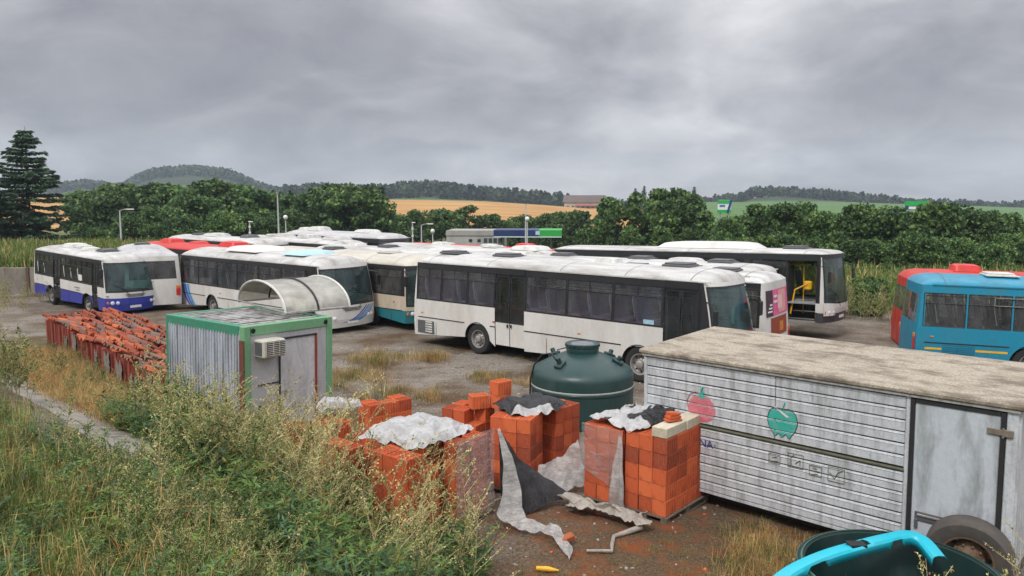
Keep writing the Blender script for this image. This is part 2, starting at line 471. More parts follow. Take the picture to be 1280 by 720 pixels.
def bus(name, label, loc, yaw, pitch=0, roll=0, L=12.0, W=2.5, H=3.1, axles=None, doors=(), doors_left=(), mb=None, ms=None, mbelt=None, mroof=None, mband=None,
        zs=.95, sill=1.42, wtop=2.46, eave=2.62, bulge=.34, rake=.25, nwin=6, seats=M_SEATD, hatches=(), acs=(), front='coach', glassm=None, wind=None,
        detail=2, rear_glass=True, group='coaches and buses parked in the yard', mbump=None, hopper=True, doorlow=None, wr=.49, rub=True, blank_sides=False, roofband=None, cat='bus'):
    mb = mb or M_WHITE; ms = ms or mb; mroof = mroof or M_WROOF; mband = mband or M_BLK; glassm = glassm or M_GLS; wind = wind or M_GLST; mbump = mbump or ms
    mbelt = mbelt or mb
    root = thing(name, label, cat, loc, rot=(R(roll), R(pitch), R(yaw)), group=group)
    w = W / 2; hl = L / 2
    axles = axles or (-hl + 3.2, hl - 2.7)
    tum = .07
    def ys(z): return w - (tum * (z - sill) / (eave - sill) if z > sill else 0) - (.03 * (1 - (z - .3) / .5) if z < .8 else 0)
    def rk(z):
        f = rake * max(0, (z - 1.1) / 1.5) ** 1.4
        return f + (.06 * (1 - (z - .3) / .35) if z < .65 else 0)
    def fx(t, z): return hl - rk(z) - bulge * abs(t) ** 3.2           # front face, t = y / w
    def rx(t, z): return -hl + .1 * abs(t) ** 4 + .10 * max(0, (z - 1.1) / 1.5) ** 1.3
    RA = .57; za = wr
    def hb(x):
        h = -9
        for a in axles:
            if abs(x - a) < RA: h = max(h, za + math.sqrt(RA * RA - (x - a) ** 2))
        return h
    xr = -hl + .22; xf = hl - bulge - rake - .08
    body = MB()   # 0 body 1 skirt 2 band 3 dark 4 belt
    def strip(xa, xb, z0, z1, side, mi):
        xs = [xa, xb]
        for a in axles:
            for k in range(-8, 9): xs.append(a + RA * math.sin(k / 8 * math.pi / 2) * .9999)
        xs = sorted(x for x in set(xs) if xa - 1e-6 <= x <= xb + 1e-6)
        for p, q in zip(xs[:-1], xs[1:]):
            a0 = max(z0, min(z1, hb(p))); b0 = max(z0, min(z1, hb(q)))
            if a0 >= z1 - 1e-4 and b0 >= z1 - 1e-4: continue
            v = [(p, side * ys(a0), a0), (q, side * ys(b0), b0), (q, side * ys(z1), z1), (p, side * ys(z1), z1)]
            body.add(v, [(0, 1, 2, 3) if side < 0 else (3, 2, 1, 0)], mi)
    wins = []; door_list = []
    for side in (-1, 1):
        ds = sorted(doors if side < 0 else doors_left)
        segs = []; x = xr
        for d in ds: segs.append((x, d[0])); x = d[1]; door_list.append((side,) + tuple(d))
        segs.append((x, xf))
        tot = sum(b - a for a, b in segs)
        for a, b in segs:
            if b - a < .05: continue
            strip(a, b, .34, zs, side, 1); strip(a, b, zs, sill, side, 0)
            if blank_sides:
                strip(a, b, sill, wtop, side, 0); strip(a, b, wtop, eave, side, 0); continue
            strip(a, b, sill, sill + .05, side, 2); strip(a, b, wtop, eave, side, 2 if roofband is None else 0)
            n = max(1, round(nwin * (b - a) / tot)) if b - a > .7 else 1
            pw = .07
            for i in range(n + 1):
                c = a + (b - a) * i / n
                l = max(a, c - pw / 2 - (.04 if i in (0, n) else 0)); r_ = min(b, c + pw / 2 + (.04 if i in (0, n) else 0))
                strip(l, r_, sill + .05, wtop, side, 2)
            for i in range(n):
                wins.append((side, a + (b - a) * i / n + pw / 2, a + (b - a) * (i + 1) / n - pw / 2))
        # ends of each side: filler to the curved nose and tail
        zl = [.34, zs, sill, wtop, eave]
        zz = [.34, .6, .8, zs, 1.2, sill, 1.7, 2.0, 2.25, wtop, eave]
        zz = sorted(set(zz))
        for p, q in zip(zz[:-1], zz[1:]):
            md = (p + q) / 2
            mi = 1 if md < zs else 0 if md < sill else 2 if md < wtop else (2 if roofband is None else 0)
            body.add([(xf, side * ys(p), p), (fx(1, p), side * ys(p), p), (fx(1, q), side * ys(q), q), (xf, side * ys(q), q)], [(0, 1, 2, 3) if side < 0 else (3, 2, 1, 0)], mi if not (blank_sides and mi == 2) else 0)
            mi2 = 1 if md < zs else 0
            body.add([(rx(1, p), side * ys(p), p), (xr, side * ys(p), p), (xr, side * ys(q), q), (rx(1, q), side * ys(q), q)], [(0, 1, 2, 3) if side < 0 else (3, 2, 1, 0)], mi2)
    # nose and tail skins
    ts = [-1, -.975, -.93, -.85, -.7, -.5, -.25, 0, .25, .5, .7, .85, .93, .975, 1]
    wb = (1.18 if front != 'city' else 1.0) + max(0, sill - 1.42)
    wt = eave - .11
    fz = sorted(set([.34, .5, .65, .8, zs, wb, wb + .07, 1.5, 1.8, 2.1, 2.3, wt - .05, wt, eave]))
    bump = MB(); shield = MB()
    for p, q in zip(fz[:-1], fz[1:]):
        md = (p + q) / 2
        for a, b in zip(ts[:-1], ts[1:]):
            tm = abs(a + b) / 2
            v = [(fx(a, p), a * ys(p), p), (fx(b, p), b * ys(p), p), (fx(b, q), b * ys(q), q), (fx(a, q), a * ys(q), q)]
            if wb < md < wt and tm < .965:
                if md < wb + .07 or md > wt - .05 or tm > .91: body.add(v, [(0, 1, 2, 3)], 3)
                else: shield.add([(x - .012, y, z) for x, y, z in v], [(0, 1, 2, 3)])
            elif md < min(zs, .98): bump.add(v, [(0, 1, 2, 3)])
            else: body.add(v, [(0, 1, 2, 3)], 2 if (md > wt and front == 'city') else 0)
    rz = sorted(set([.34, .6, zs, 1.2, 1.55, 1.9, 2.3, 2.4, eave]))
    rg = MB()
    for p, q in zip(rz[:-1], rz[1:]):
        md = (p + q) / 2
        for a, b in zip(ts[:-1], ts[1:]):
            v = [(rx(a, p), a * ys(p), p), (rx(b, p), b * ys(p), p), (rx(b, q), b * ys(q), q), (rx(a, q), a * ys(q), q)]
            if rear_glass and 1.55 < md < 2.35 and abs(a + b) / 2 < .86: rg.add(v, [(3, 2, 1, 0)])
            else: body.add(v, [(3, 2, 1, 0)], 1 if md < zs else 0)
    # underbody and floor
    body.box((0, 0, .66), (L - 1.0, 1.35, .55), 3); body.box((0, 0, 1.03), (L - .6, W - .06, .05), 5)
    bo = body.build('body', [mb, ms, mband, M_BLK, mbelt, M_FLOOR], root)
    bump.build('bumper', mbump, root, 35)
    shield.build('windscreen', wind, root, 60)
    if rear_glass: rg.build('rear_window', M_GLSB, root, 60)
    # roof
    roof = MB(); pE = 1.9
    tsx = [0, .012, .025, .04, .07, .12, .25, .4, .55, .7, .85, .9, .94, .965, .98, .99, 1]
    vs_ = [-1, -.99, -.965, -.92, -.84, -.7, -.5, -.25, 0, .25, .5, .7, .84, .92, .965, .99, 1]
    def roofz(x, v):
        df = fx(v, eave) - x; dr = x - rx(v, eave)
        def e(d, rr): 
            k = min(1, max(0, d / rr)); return (1 - (1 - k) ** 2.4) ** (1 / 2.4)
        return eave + (H - eave) * (max(0, 1 - abs(v) ** pE)) ** (1 / pE) * e(df, 1.0) * e(dr, .7)
    def rf(i, j):
        v = vs_[round(j * (len(vs_) - 1))]; t = tsx[round(i * (len(tsx) - 1))]
        x = lerp(rx(v, eave), fx(v, eave), t)
        return (x, v * ys(eave), roofz(x, v))
    roof.grid(rf, len(tsx) - 1, len(vs_) - 1, 0, flip=False)
    ro = roof.build('roof', mroof, root, 50)
    # seams across the roof, gutter along each side
    gm = MB()
    for s in (-1, 1): gm.box((0, s * (ys(eave) + .012), eave + .01), (L - .9, .03, .035))
    gm.build('gutter', mroof, ro)
    if detail > 0:
        for xs_ in (hl - 1.05, -hl + .8, 0.6, -2.4, 2.9):
            sm = MB()
            pts = [(xs_, v * ys(eave), roofz(xs_, v) + .002) for v in vs_[1:-1]]
            for p, q in zip(pts[:-1], pts[1:]):
                sm.add([(p[0] - .011, p[1], p[2]), (p[0] + .011, p[1], p[2]), (q[0] + .011, q[1], q[2]), (q[0] - .011, q[1], q[2])], [(0, 1, 2, 3)])
            sm.build('roof_seam', M_HATCH, ro)
    for x, y, m in hatches:
        h = MB(); z = roofz(x, y / w)
        h.box((x, y, z + .03), (.82, .72, .07), bev=.02); h.box((x, y, z + .085), (.72, .62, .05), bev=.02)
        h.box((x + .05, y, z + .02), (.9, .78, .02))
        h.build('roof_hatch', m, ro)
    for x, y, lx, ly, lz, m in acs:
        h = MB(); z = roofz(x, y / w) - .02
        h.grid(lambda i, j, x=x, y=y, lx=lx, ly=ly, lz=lz, z=z: (x + (i - .5) * lx, y + (j - .5) * ly, z + lz * (max(0, 1 - abs(2 * i - 1) ** 5)) ** (1 / 3) * (max(0, 1 - abs(2 * j - 1) ** 5)) ** (1 / 3)), 14, 10)
        h.build('air_conditioner', m, ro, 45)
    # windows: each pane with its rubber frame
    for side, a, b in wins:
        z0, z1 = sill + .05, wtop
        pm = MB()
        y0, y1 = side * (ys(z0) - .012), side * (ys(z1) - .012)
        pm.add([(a, y0, z0), (b, y0, z0), (b, y1, z1), (a, y1, z1)], [(0, 1, 2, 3) if side < 0 else (3, 2, 1, 0)])
        wo = pm.build('window', glassm, root)
        if detail > 0:
            f = MB()
            for (p, q) in (((a, z0), (b, z0)), ((b, z0), (b, z1)), ((b, z1), (a, z1)), ((a, z1), (a, z0))):
                f.tube([(p[0], side * ys(p[1]), p[1]), (q[0], side * ys(q[1]), q[1])], .012, 5)
            if hopper and b - a > .9 and detail > 1:
                zh = z1 - .30
                f.tube([(a, side * ys(zh), zh), (b, side * ys(zh), zh)], .014, 5)
                f.tube([((a + b) / 2, side * ys(zh), zh), ((a + b) / 2, side * ys(z1), z1)], .012, 5)
            f.build('frame', M_BLK, wo)
    # doors
    for side, x0, x1, kind in door_list:
        zt = wtop - .02 if kind != 'driver' else wtop
        if kind == 'open':
            o = MB()
            o.box(((x0 + x1) / 2, side * (w - .45), .42), (x1 - x0, .9, .04)); o.box(((x0 + x1) / 2, side * (w - .6), .68), (x1 - x0, .6, .04)); o.box(((x0 + x1) / 2, side * (w - .8), .9), (x1 - x0, .3, .2))
            for zz_, dd in ((.45, .01), (.71, .3)): o.box(((x0 + x1) / 2, side * (w - dd - .02), zz_), (x1 - x0 - .06, .03, .05), 1)
            o.box((x0, side * (w - .35), 1.4), (.05, .7, 2.0), 0)
            o.box(((x0 + x1) / 2, side * ys(2.5), (zt + eave) / 2), (x1 - x0, .03, eave - zt), 2)
            dd = o.build('doorway', [M_DARK, M_CHROME, mband], root)
            continue
        n = 2
        for k in range(n):
            a = x0 + (x1 - x0) * k / n + .015; b = x0 + (x1 - x0) * (k + 1) / n - .015
            d = MB(); pane = MB()
            zg = 1.16 if doorlow else .62
            def Y(z, off=.0): return side * (ys(z) + off - .02)
            fw = .05
            for (l, r_, p, q) in ((a, a + fw, .42, zt), (b - fw, b, .42, zt), (a + fw, b - fw, .42, zg), (a + fw, b - fw, zt - .07, zt)):
                up = [(p, q)] if not (p < sill < q) else [(p, sill), (sill, q)]
                for p_, q_ in up:
                    low = 0 if (doorlow and q_ <= sill) else 1
                    if doorlow and p_ < 1.16 < q_: 
                        for (p2, q2, mm) in ((p_, 1.16, 0), (1.16, q_, 1)):
                            d.add([(l, Y(p2), p2), (r_, Y(p2), p2), (r_, Y(q2), q2), (l, Y(q2), q2)], [(0, 1, 2, 3) if side < 0 else (3, 2, 1, 0)], mm)
                        continue
                    d.add([(l, Y(p_), p_), (r_, Y(p_), p_), (r_, Y(q_), q_), (l, Y(q_), q_)], [(0, 1, 2, 3) if side < 0 else (3, 2, 1, 0)], low)
            d.box((b - .06 if k == 0 else a + .06, side * (w + .0), 1.08), (.05, .03, .1), 1)
            for zz_ in (zg, sill):
                pass
            zc = [zg, sill, zt - .07] if zg < sill else [zg, zt - .07]
            for p, q in zip(zc[:-1], zc[1:]):
                pane.add([(a + fw, Y(p, -.01), p), (b - fw, Y(p, -.01), p), (b - fw, Y(q, -.01), q), (a + fw, Y(q, -.01), q)], [(0, 1, 2, 3) if side < 0 else (3, 2, 1, 0)])
            do = d.build('door', [doorlow or mb, M_BLK], root)
            pane.build('door_window', M_GLSD, do)
        lt = MB(); lt.box(((x0 + x1) / 2, side * ys(2.54), (zt + eave) / 2 + .005), (x1 - x0, .02, eave - zt - .01)); lt.build('door_header', mband, root)
    # wheels with arch linings
    for a in axles:
        for s in (-1, 1):
            wheel(root, a, s * (w - .19), wr, s)
    # rub strip, panel joints, small markers
    if rub and detail > 0:
        for side in (-1, 1):
            x = xr + .1
            stops = [(a - RA - .02, a + RA + .02) for a in axles] + [(d[0], d[1]) for d in (doors if side < 0 else doors_left)]
            stops.sort(); segs = []
            for p, q in stops:
                if p > x + .1: segs.append((x, p))
                x = max(x, q)
            segs.append((x, xf))
            for p, q in segs:
                if q - p < .05: continue
                st_ = MB(); st_.box(((p + q) / 2, side * (ys(zs) + .004), zs), (q - p, .016, .028))
                k = p + .9
                while k < q - .3:
                    st_.box((k, side * (ys(.64) + .002), (.36 + zs) / 2), (.012, .006, zs - .36)); k += 1.3
                st_.build('trim_strip', M_BLK, root)
    if detail > 1:
        for side in (-1, 1):
            for k in range(4):
                x = lerp(xr + .3, xf - .5, k / 3); inside = any(d[0] < x < d[1] for d in (doors if side < 0 else doors_left))
                if inside: continue
                mk = MB(); mk.box((x, side * (ys(1.1) + .008), 1.16), (.1, .02, .04), bev=.006); mk.build('side_marker', M_TAILR if k % 2 else M_ORANGE, root)
    # lamps, plate, wipers, mirrors
    if detail > 0:
        for s in (-1, 1):
            h = MB()
            for t_, rr in ((.80, .085), (.64, .075)):
                c = Vector((fx(t_ * s, .72) + .0, t_ * s * w, .72))
                h.lathe([(rr, -.02), (rr, .015), (rr * .6, .035), (0, .04)], 16, 0, Matrix.Translation(c) @ Matrix.Rotation(R(90), 4, 'Y') @ Matrix.Rotation(R(-14 * s), 4, 'X'))
            c = (fx(.93 * s, .72) + .0, .93 * s * w, .72); h.box(c, (.05, .08, .12), 1, bev=.01)
            h.build('headlight', [M_LAMP, M_ORANGE], root, 40)
            t = MB(); t.box((rx(.9, .9) - .005, s * w * .88, .92), (.04, .2, .34), 0, bev=.01); t.box((rx(.9, 1.1) - .005, s * w * .88, 1.17), (.04, .2, .12), 1, bev=.01)
            t.build('tail_light', [M_TAILR, M_ORANGE], root)
            wp = MB(); y0 = s * .25 * w
            wp.tube([(fx(.25 * s, wb - .08) + .03, y0, wb - .08), (fx(.5 * s, 1.5) + .04, s * .55 * w, 1.42)], .012, 5)
            wp.tube([(fx(.3 * s, 1.3) + .05, s * .28 * w, 1.28), (fx(.8 * s, 1.6) + .05, s * .82 * w, 1.58)], .009, 5)
            wp.build('wiper', M_BLK, root)
            mi = MB(); p0 = Vector((fx(1, 2.4), s * w * .96, 2.42)); p1 = p0 + Vector((.34, s * .16, -.04)); p2 = p0 + Vector((.36, s * .2, -.42))
            mi.tube([p0, p1, p1 + Vector((.02, .02 * s, -.12))], .016, 6); mi.box(p2 + Vector((0, 0, .05)), (.07, .2, .42), bev=.03)
            mi.build('mirror', M_BLK, root)
        pl = MB(); pl.box((fx(0, .52) + .006, 0, .52), (.012, .5, .11)); pl.build('licence_plate', M_PLATE, root)
        gr = MB()
        for k in range(3): gr.box((fx(0, wb - .1 - .05 * k) + .004, 0, wb - .1 - .05 * k), (.02, .9 - .1 * k, .018))
        gr.build('front_grille', M_BLK, root)
    # interior
    if detail > 1:
        inn = MB()
        inn.box((fx(0, 1.2) - .42, 0, 1.16), (.36, W - .4, .22), 0, bev=.06)
        inn.lathe([(.2, 0), (.22, .012), (.2, .024), (.18, .012), (.2, 0)], 20, 0, Matrix.Translation((fx(0, 1.2) - .75, .62, 1.36)) @ Matrix.Rotation(R(-35), 4, 'Y'))
        inn.build('dashboard', M_DARK, root)
        # driver seat
        dsm = MB(); seat_mesh(dsm, hl - 1.55, .62); dsm.build('driver_seat', [seats, M_BLK], root)
        x = xr + .7
        while x < xf - 1.6:
            for y in (-.92, -.48, .48, .92):
                if y < 0 and any(d[0] - .3 < x < d[1] + .35 for d in doors): continue
                sm = MB(); seat_mesh(sm, x, y, dz=max(0, sill - 1.4) * 1.3); sm.build('seat', [seats, M_GRAB], root)
            x += .78
        gr = MB()
        for y in (-.3, .3): gr.tube([(xr + .3, y, 2.38), (xf - .8, y, 2.38)], .017, 5)
        for d in doors:
            for xx in (d[0] - .08, d[1] + .08): gr.tube([(xx, -w + .35, 1.05), (xx, -w + .35, 2.5)], .018, 6)
        gr.build('handrail', M_YEL if front == 'city' else M_GRAB, root)
    lin = MB(); lin.box((0, 0, eave - .02), (L - 1.6, W - .3, .03)); lin.build('ceiling_lining', M_PANELIN, root)
    return root, dict(fx=fx, rx=rx, ys=ys, w=w, hl=hl, roofz=roofz, ro=ro)
# ------------------------------------------------------------------ buses
def ab(a, b): return (.743 * a + .669 * b, -.669 * a + .743 * b)
def gl(x, y): return (x, y, gz(x, y))

def decal_side(root, pts, y, mat, name='stripe'):
    """flat shape on a coach side (x, z outline), 3 mm proud"""
    m = MB(); s = 1 if y > 0 else -1
    m.add([(x, y + s * .004, z) for x, z in pts], [tuple(range(len(pts)))] if s < 0 else [tuple(range(len(pts)))[::-1]])
    return m.build(name, mat, root)
def ribbon(root, name, c0, c1, fn, mat, n=14):
    """band between two outlines, mapped to a surface by fn"""
    m = MB()
    m.grid(lambda i, j: fn(lerp(c0[0](i), c1[0](i), j), lerp(c0[1](i), c1[1](i), j)), n, 2)
    return m.build(name, mat, root)

SW1 = flat('swoosh_violet', (.07, .05, .34), .4); SW2 = flat('swoosh_blue', (.03, .14, .55), .4); SW3 = flat('swoosh_sky_blue', (.04, .32, .62), .4)

# main white coach in the middle
bx, by = 1.76, 24.4
coach, ci = bus('coach', 'long white coach mid yard with a double door behind its rear wheel', (bx, by, gz(bx, by) + .0), -41.0, .0, -.3, L=12.0, H=3.22, eave=2.93, wtop=2.74, sill=1.62, zs=1.0,
    axles=(-2.8, 3.45), doors=((-2.0, -.75, 'leaf'), (4.2, 5.2, 'dark')), nwin=6, seats=M_SEAT, glassm=M_GLS, doorlow=M_WHITE, wr=.50,
    hatches=((3.9, .2, M_HATCH), (-2.6, .1, M_HATCH), (-5.0, -.1, M_HATCH)), acs=((1.5, .1, .75, .5, .17, M_HATCHW),), mband=M_BLK, cat='coach')
# blue blinds seen behind its windows
for k in range(5):
    m = MB(); m.box((-.4 + k * 1.1, 1.0, 2.26), (.85, .03, .36)); m.build('window_blind', M_BLIND, coach)
m = MB(); m.box((-5.3, -1.235, .68), (.85, .02, .5)); 
m.build('engine_flap', M_HATCH, coach)
g = MB()
for k in range(5):
    g.box((-5.15, -1.25, .5 + k * .085), (.34, .012, .05))
g.build('vent_grille', M_HATCHW, coach)
m = MB(); m.box((3.75, -1.255, 1.74), (.34, .008, .12)); m.build('window_sticker', flat('pale_blue_sticker', (.35, .55, .65), .5), coach)
m = MB(); m.box((5.55, .15, 1.92), (.012, .22, .4)); m.box((5.55, .15, 2.15), (.012, .1, .12)); m.build('paper_notice', M_PLATE, coach)

# coach with the blue swoosh, front towards the right
b3, c3 = bus('coach', 'white coach with blue sweeping stripes on tail and nose, behind the green cabin', (-10.72, 33.8, -.12), -41.9, -.2, .8, L=12.1, H=3.08, eave=2.74, wtop=2.56, axles=(-2.9, 3.6),
    doors=((4.75, 5.35, 'dark'),), nwin=6, seats=M_SEATD, glassm=M_GLS, hatches=((-1.0, .1, M_HATCH),), acs=((-.9, 0, 2.6, 1.7, .22, M_WHITE), (3.2, 0, 1.6, 1.6, .16, M_TROOF)), cat='coach', mbump=M_WHITE, bulge=.28)
def side3(x, z): return (x, -(c3['ys'](z) + .004), z)
for k, mt in enumerate((SW1, SW2, SW3)):
    o = .26 * k
    ribbon(b3, 'stripe', (lambda i, o=o: -5.75 + o + .55 * i * i, lambda i: 1.38 - .98 * i), (lambda i, o=o: -5.55 + o + .55 * i * i, lambda i: 1.38 - .98 * i), side3, mt)
def front3(t, z): return (c3['fx'](t, z) + .006, t * c3['ys'](z), z)
for k, mt in enumerate((SW1, SW2, SW3, SW2)):
    o = .12 * k - .1
    ribbon(b3, 'stripe', (lambda i, o=o: -.35 + o + 1.0 * i, lambda i: .52 + .6 * i ** 2.0), (lambda i, o=o: -.24 + o + 1.0 * i * .94, lambda i: .52 + .6 * i ** 2.0), front3, mt)

# small blue and white bus at far left
b1, c1 = bus('midibus', 'short white bus with deep blue skirt, facing right at the left end of the yard', (-20.5, 37.45, gz(-21, 37.8) - .02), -38.7, 1.6, -.1, L=8.5, W=2.35, H=2.86, axles=(-2.2, 1.95),
    doors=((-1.75, -.95, 'leaf'), (2.55, 3.1, 'dark')), ms=M_BLUE, mbump=M_BLUE, zs=.93, nwin=5, sill=1.4, wr=.42, hatches=((1.6, 0, M_HATCH), (-1.3, .1, M_HATCHW)), acs=((-1.9, 0, .9, 1.0, .2, M_HATCHW), (.3, -.2, .7, .7, .14, M_HATCHW)), bulge=.42, rake=.35,
    wind=M_GLST, glassm=glass('green_side_glass', (.22, .34, .26), .08, (.2, .26, .2)))
for k, (x, z, l) in enumerate(((1.0, 1.16, .5), (1.05, 1.05, .34))):
    m = MB(); m.box((x, -1.178, z), (l, .012, .05)); m.build('faded_lettering', flat('faded_grey_print', (.2, .23, .3), .6), b1)
m = MB(); m.box((1.35, -1.17, 1.66), (.34, .02, .28)); m.build('window_notice', M_PLATE, b1)
m = MB(); m.box((3.3, .1, 1.28), (.2, .5, .015)); m.build('paper_notice', M_PLATE, b1)

# white bus seen from its tail, between the small bus and the swoosh coach
b2, c2 = bus('bus', 'white bus showing its tail with red rear lamps behind the small blue bus', (-19.0, 39.75, -.05), -61, 0, 0, L=9.4, W=2.4, H=2.88, nwin=5, rear_glass=True, hatches=((2, 0, M_HATCH),), acs=((-1.6, 0, 1.2, 1, .16, M_GROOF),), mroof=M_GROOF, mband=M_WHITE, glassm=M_GLSB)
b2.rotation_euler[2] += math.pi

# teal and cream bus
p = ab(-28.7, 20.75)
b4, c4 = bus('city_bus', 'cream and teal bus squeezed between the swoosh coach and the long white coach', (p[0], p[1], -.05), -42, L=11.6, H=3.0, mb=M_CREAM, ms=M_TEALSK, mroof=M_CROOF, mbump=M_TEALSK, zs=.85,
    doors=((2.35, 3.4, 'leaf'), (-1.9, -.9, 'leaf')), nwin=6, hatches=((-1, 0, M_HATCH), (3, 0, M_HATCHW)), glassm=M_GLSB, front='city', rake=.1)
m = MB(); m.box((5.0, -1.235, .72), (.7, .01, .05)); m.build('yellow_line', M_YEL, b4)

# white coach with the advert covered tail
AD1 = flat('pink_advert', (.72, .13, .30), .5); AD2 = flat('dark_advert', (.06, .035, .05), .5); AD3 = flat('skin_tone_advert', (.72, .36, .33), .5); AD4 = flat('rust_advert', (.30, .06, .03), .5); AD5 = flat('white_advert', (.75, .74, .72), .5)
b6, c6 = bus('coach', 'white coach with pink advert on its tail, right behind the long white coach', (3.34, 26.75, -.1), -36, -.4, 0, L=12, H=3.0, eave=2.74, wtop=2.56, nwin=6, rear_glass=False, hatches=((-4.4, .3, M_HATCH), (-1.2, .2, M_HATCH), (3.5, 0, M_HATCH)), acs=((.3, 0, .8, .6, .16, M_HATCHW),), glassm=M_GLSB, cat='coach')
b6.rotation_euler = (0, R(.4), R(-36) + math.pi)
def rear6(t, z): return (c6['rx'](t, z) - .008, t * c6['ys'](z), z)
def adq(t0, z0, t1, z1, mt, nm='advert_panel', off=0.0):
    m = MB(); m.grid(lambda i, j: (rear6(lerp(t0, t1, i), lerp(z0, z1, j))[0] - off, lerp(t0, t1, i) * c6['ys'](lerp(z0, z1, j)), lerp(z0, z1, j)), 6, 4); return m.build(nm, mt, b6)
adq(-.82, 1.72, .85, 2.5, AD1); adq(.45, 1.72, .85, 2.5, AD2, off=.004); adq(-.55, 1.78, .05, 2.46, AD3, off=.004); adq(-.25, 1.9, .1, 2.3, flat('pale_rose_advert', (.85, .5, .5), .5), off=.006)
for k in range(3): adq(.5, 1.84 + k * .1, .78 - .06 * k, 1.89 + k * .1, AD5, 'advert_print', .007)
for k in range(2): adq(.12, 2.1 + k * .16, .4, 2.17 + k * .16, AD5, 'advert_print', .007)
adq(-.6, 1.1, .6, 1.66, AD4); adq(-.3, 1.2, .0, 1.5, flat('orange_advert', (.6, .22, .05), .5), off=.004); adq(-.75, .62, .75, 1.06, AD5); 
for k in range(3): adq(-.5, .7 + k * .11, .45 - .1 * k, .74 + k * .11, AD2, 'advert_print', .004)

p = (4.44, 29.9)
b7, c7 = bus('coach', 'white coach with teal windscreen, parked between the advert coach and the black city bus', (p[0], p[1], -.08), -38, -.3, 0, L=12.0, H=2.98, eave=2.72, nwin=6, hatches=((3.9, .1, M_HATCH), (.6, .2, M_HATCH), (-3, .1, M_HATCH)), acs=((-5, 0, .8, .9, .13, M_HATCHW), (2.3, .5, 1.2, .8, .13, M_WROOF)), cat='coach')

# black and white city bus with the open front door
b8, c8 = bus('city_bus', 'long dark windowed city bus with white nose and open front door', (7.46, 32.48, .2), -39.8, -1.2, -.6, L=12.7, H=3.0, eave=2.84, mb=M_WHITE, ms=M_GBODY, mband=M_BLK, mroof=M_WROOF, doors=((4.72, 5.78, 'open'), (-.8, .5, 'dark')), nwin=6,
    front='city', sill=1.05, zs=.7, wtop=2.62, glassm=M_GLSD, acs=((1.0, .1, 4.2, 1.6, .26, M_WHITE),), hatches=((4.6, 0, M_HATCH),), rake=.12, bulge=.3, axles=(-3.0, 3.55), mbump=M_GBODY, wind=glass('clear_green_windscreen', (.5, .66, .62), .12, (.4, .5, .48)), hopper=False)
m = MB(); m.tube([(5.7, -.95, .5), (5.72, -.95, 2.4)], .025, 8); m.tube([(4.82, -1.1, .6), (4.95, -1.05, 1.5), (5.4, -.9, 1.75)], .03, 8); m.tube([(5.15, -.7, .6), (5.15, -.7, 2.4)], .02, 8); m.build('grab_pole', M_YEL, b8)
m = MB(); m.box((5.35, -.82, 1.66), (.3, .2, .34), bev=.05); m.build('ticket_validator', M_YEL, b8)
# white corner pillar of its nose
m = MB(); m.grid(lambda i, j: (lerp(5.93, c8['fx'](1, lerp(.75, 2.7, j)), i), -(c8['ys'](lerp(.75, 2.7, j)) + .006), lerp(.75, 2.7, j)), 2, 6); m.build('corner_pillar', M_WHITE, b8)
m = MB(); m.grid(lambda i, j: (c8['fx'](lerp(-1, 1, i), lerp(.62, 1.12, j) - .25 * (abs(lerp(-1, 1, i)) < .6)) + .03, lerp(-1, 1, i) * 1.25, lerp(.6, .98 + .1 * abs(lerp(-1, 1, i)), j)), 12, 3); m.build('nose_panel', M_WHITE, b8)

# blue and red buses at far right, tails towards the left
b10, c10 = bus('bus', 'bright teal blue bus at the right edge, yellow line along its skirt', (17.85, 22.35, -.2), -17, 1.0, -.5, L=11.4, H=2.98, eave=2.7, mb=M_TEAL, ms=M_TEAL, mroof=M_TEAL, mband=M_TEAL, mbump=M_TEAL, nwin=8, axles=(-2.55, 3.2), doors=((4.0, 5.0, 'leaf'),), zs=.98, glassm=M_GLS,
    hatches=((-3.3, -.2, M_HATCHW), (-1.2, -.2, M_HATCHW)), roofband=1)
for (a, b_) in ((-5.35, -4.9), (-4.0, -3.12 - .05)):
    m = MB(); m.box(((a + b_) / 2, -1.246, .80), (b_ - a, .008, .06)); m.build('yellow_line', M_YEL, b10)
m = MB()
for k in range(9): m.box((-4.45 - .0, -1.246, .48 + k * .055), (.85, .014, .022))
m.build('side_grille', flat('darker_teal_grille', (.01, .15, .24), .5), b10)
for k in range(2):
    m = MB(); x0 = -3.6 + 2.05 * k; m.box((x0 + .95, -1.235, 2.4), (1.9, .02, .025)); m.box((x0 + .95, -1.235, 2.17), (1.9, .02, .025)); m.box((x0, -1.235, 2.28), (.025, .02, .24)); m.box((x0 + .75, -1.235, 2.28), (.025, .02, .24)); m.build('hopper_frame', M_CHROME, b10)
b9, c9 = bus('bus', 'bright red bus with red roof boxes, parked behind the teal blue bus', (19.7, 25.95, -.38), -17, .8, 0, L=12, H=3.0, eave=2.7, mb=M_RED, ms=M_RED, mroof=M_RROOF, mband=M_BLK, mbump=M_RED, nwin=6, zs=.98, hatches=((-1.6, 0, M_RED),), acs=((-3.9, 0, .9, .9, .24, M_RED), (-.9, 0, .8, .8, .26, M_RED), (1.8, 0, .9, .9, .2, M_HATCH)))

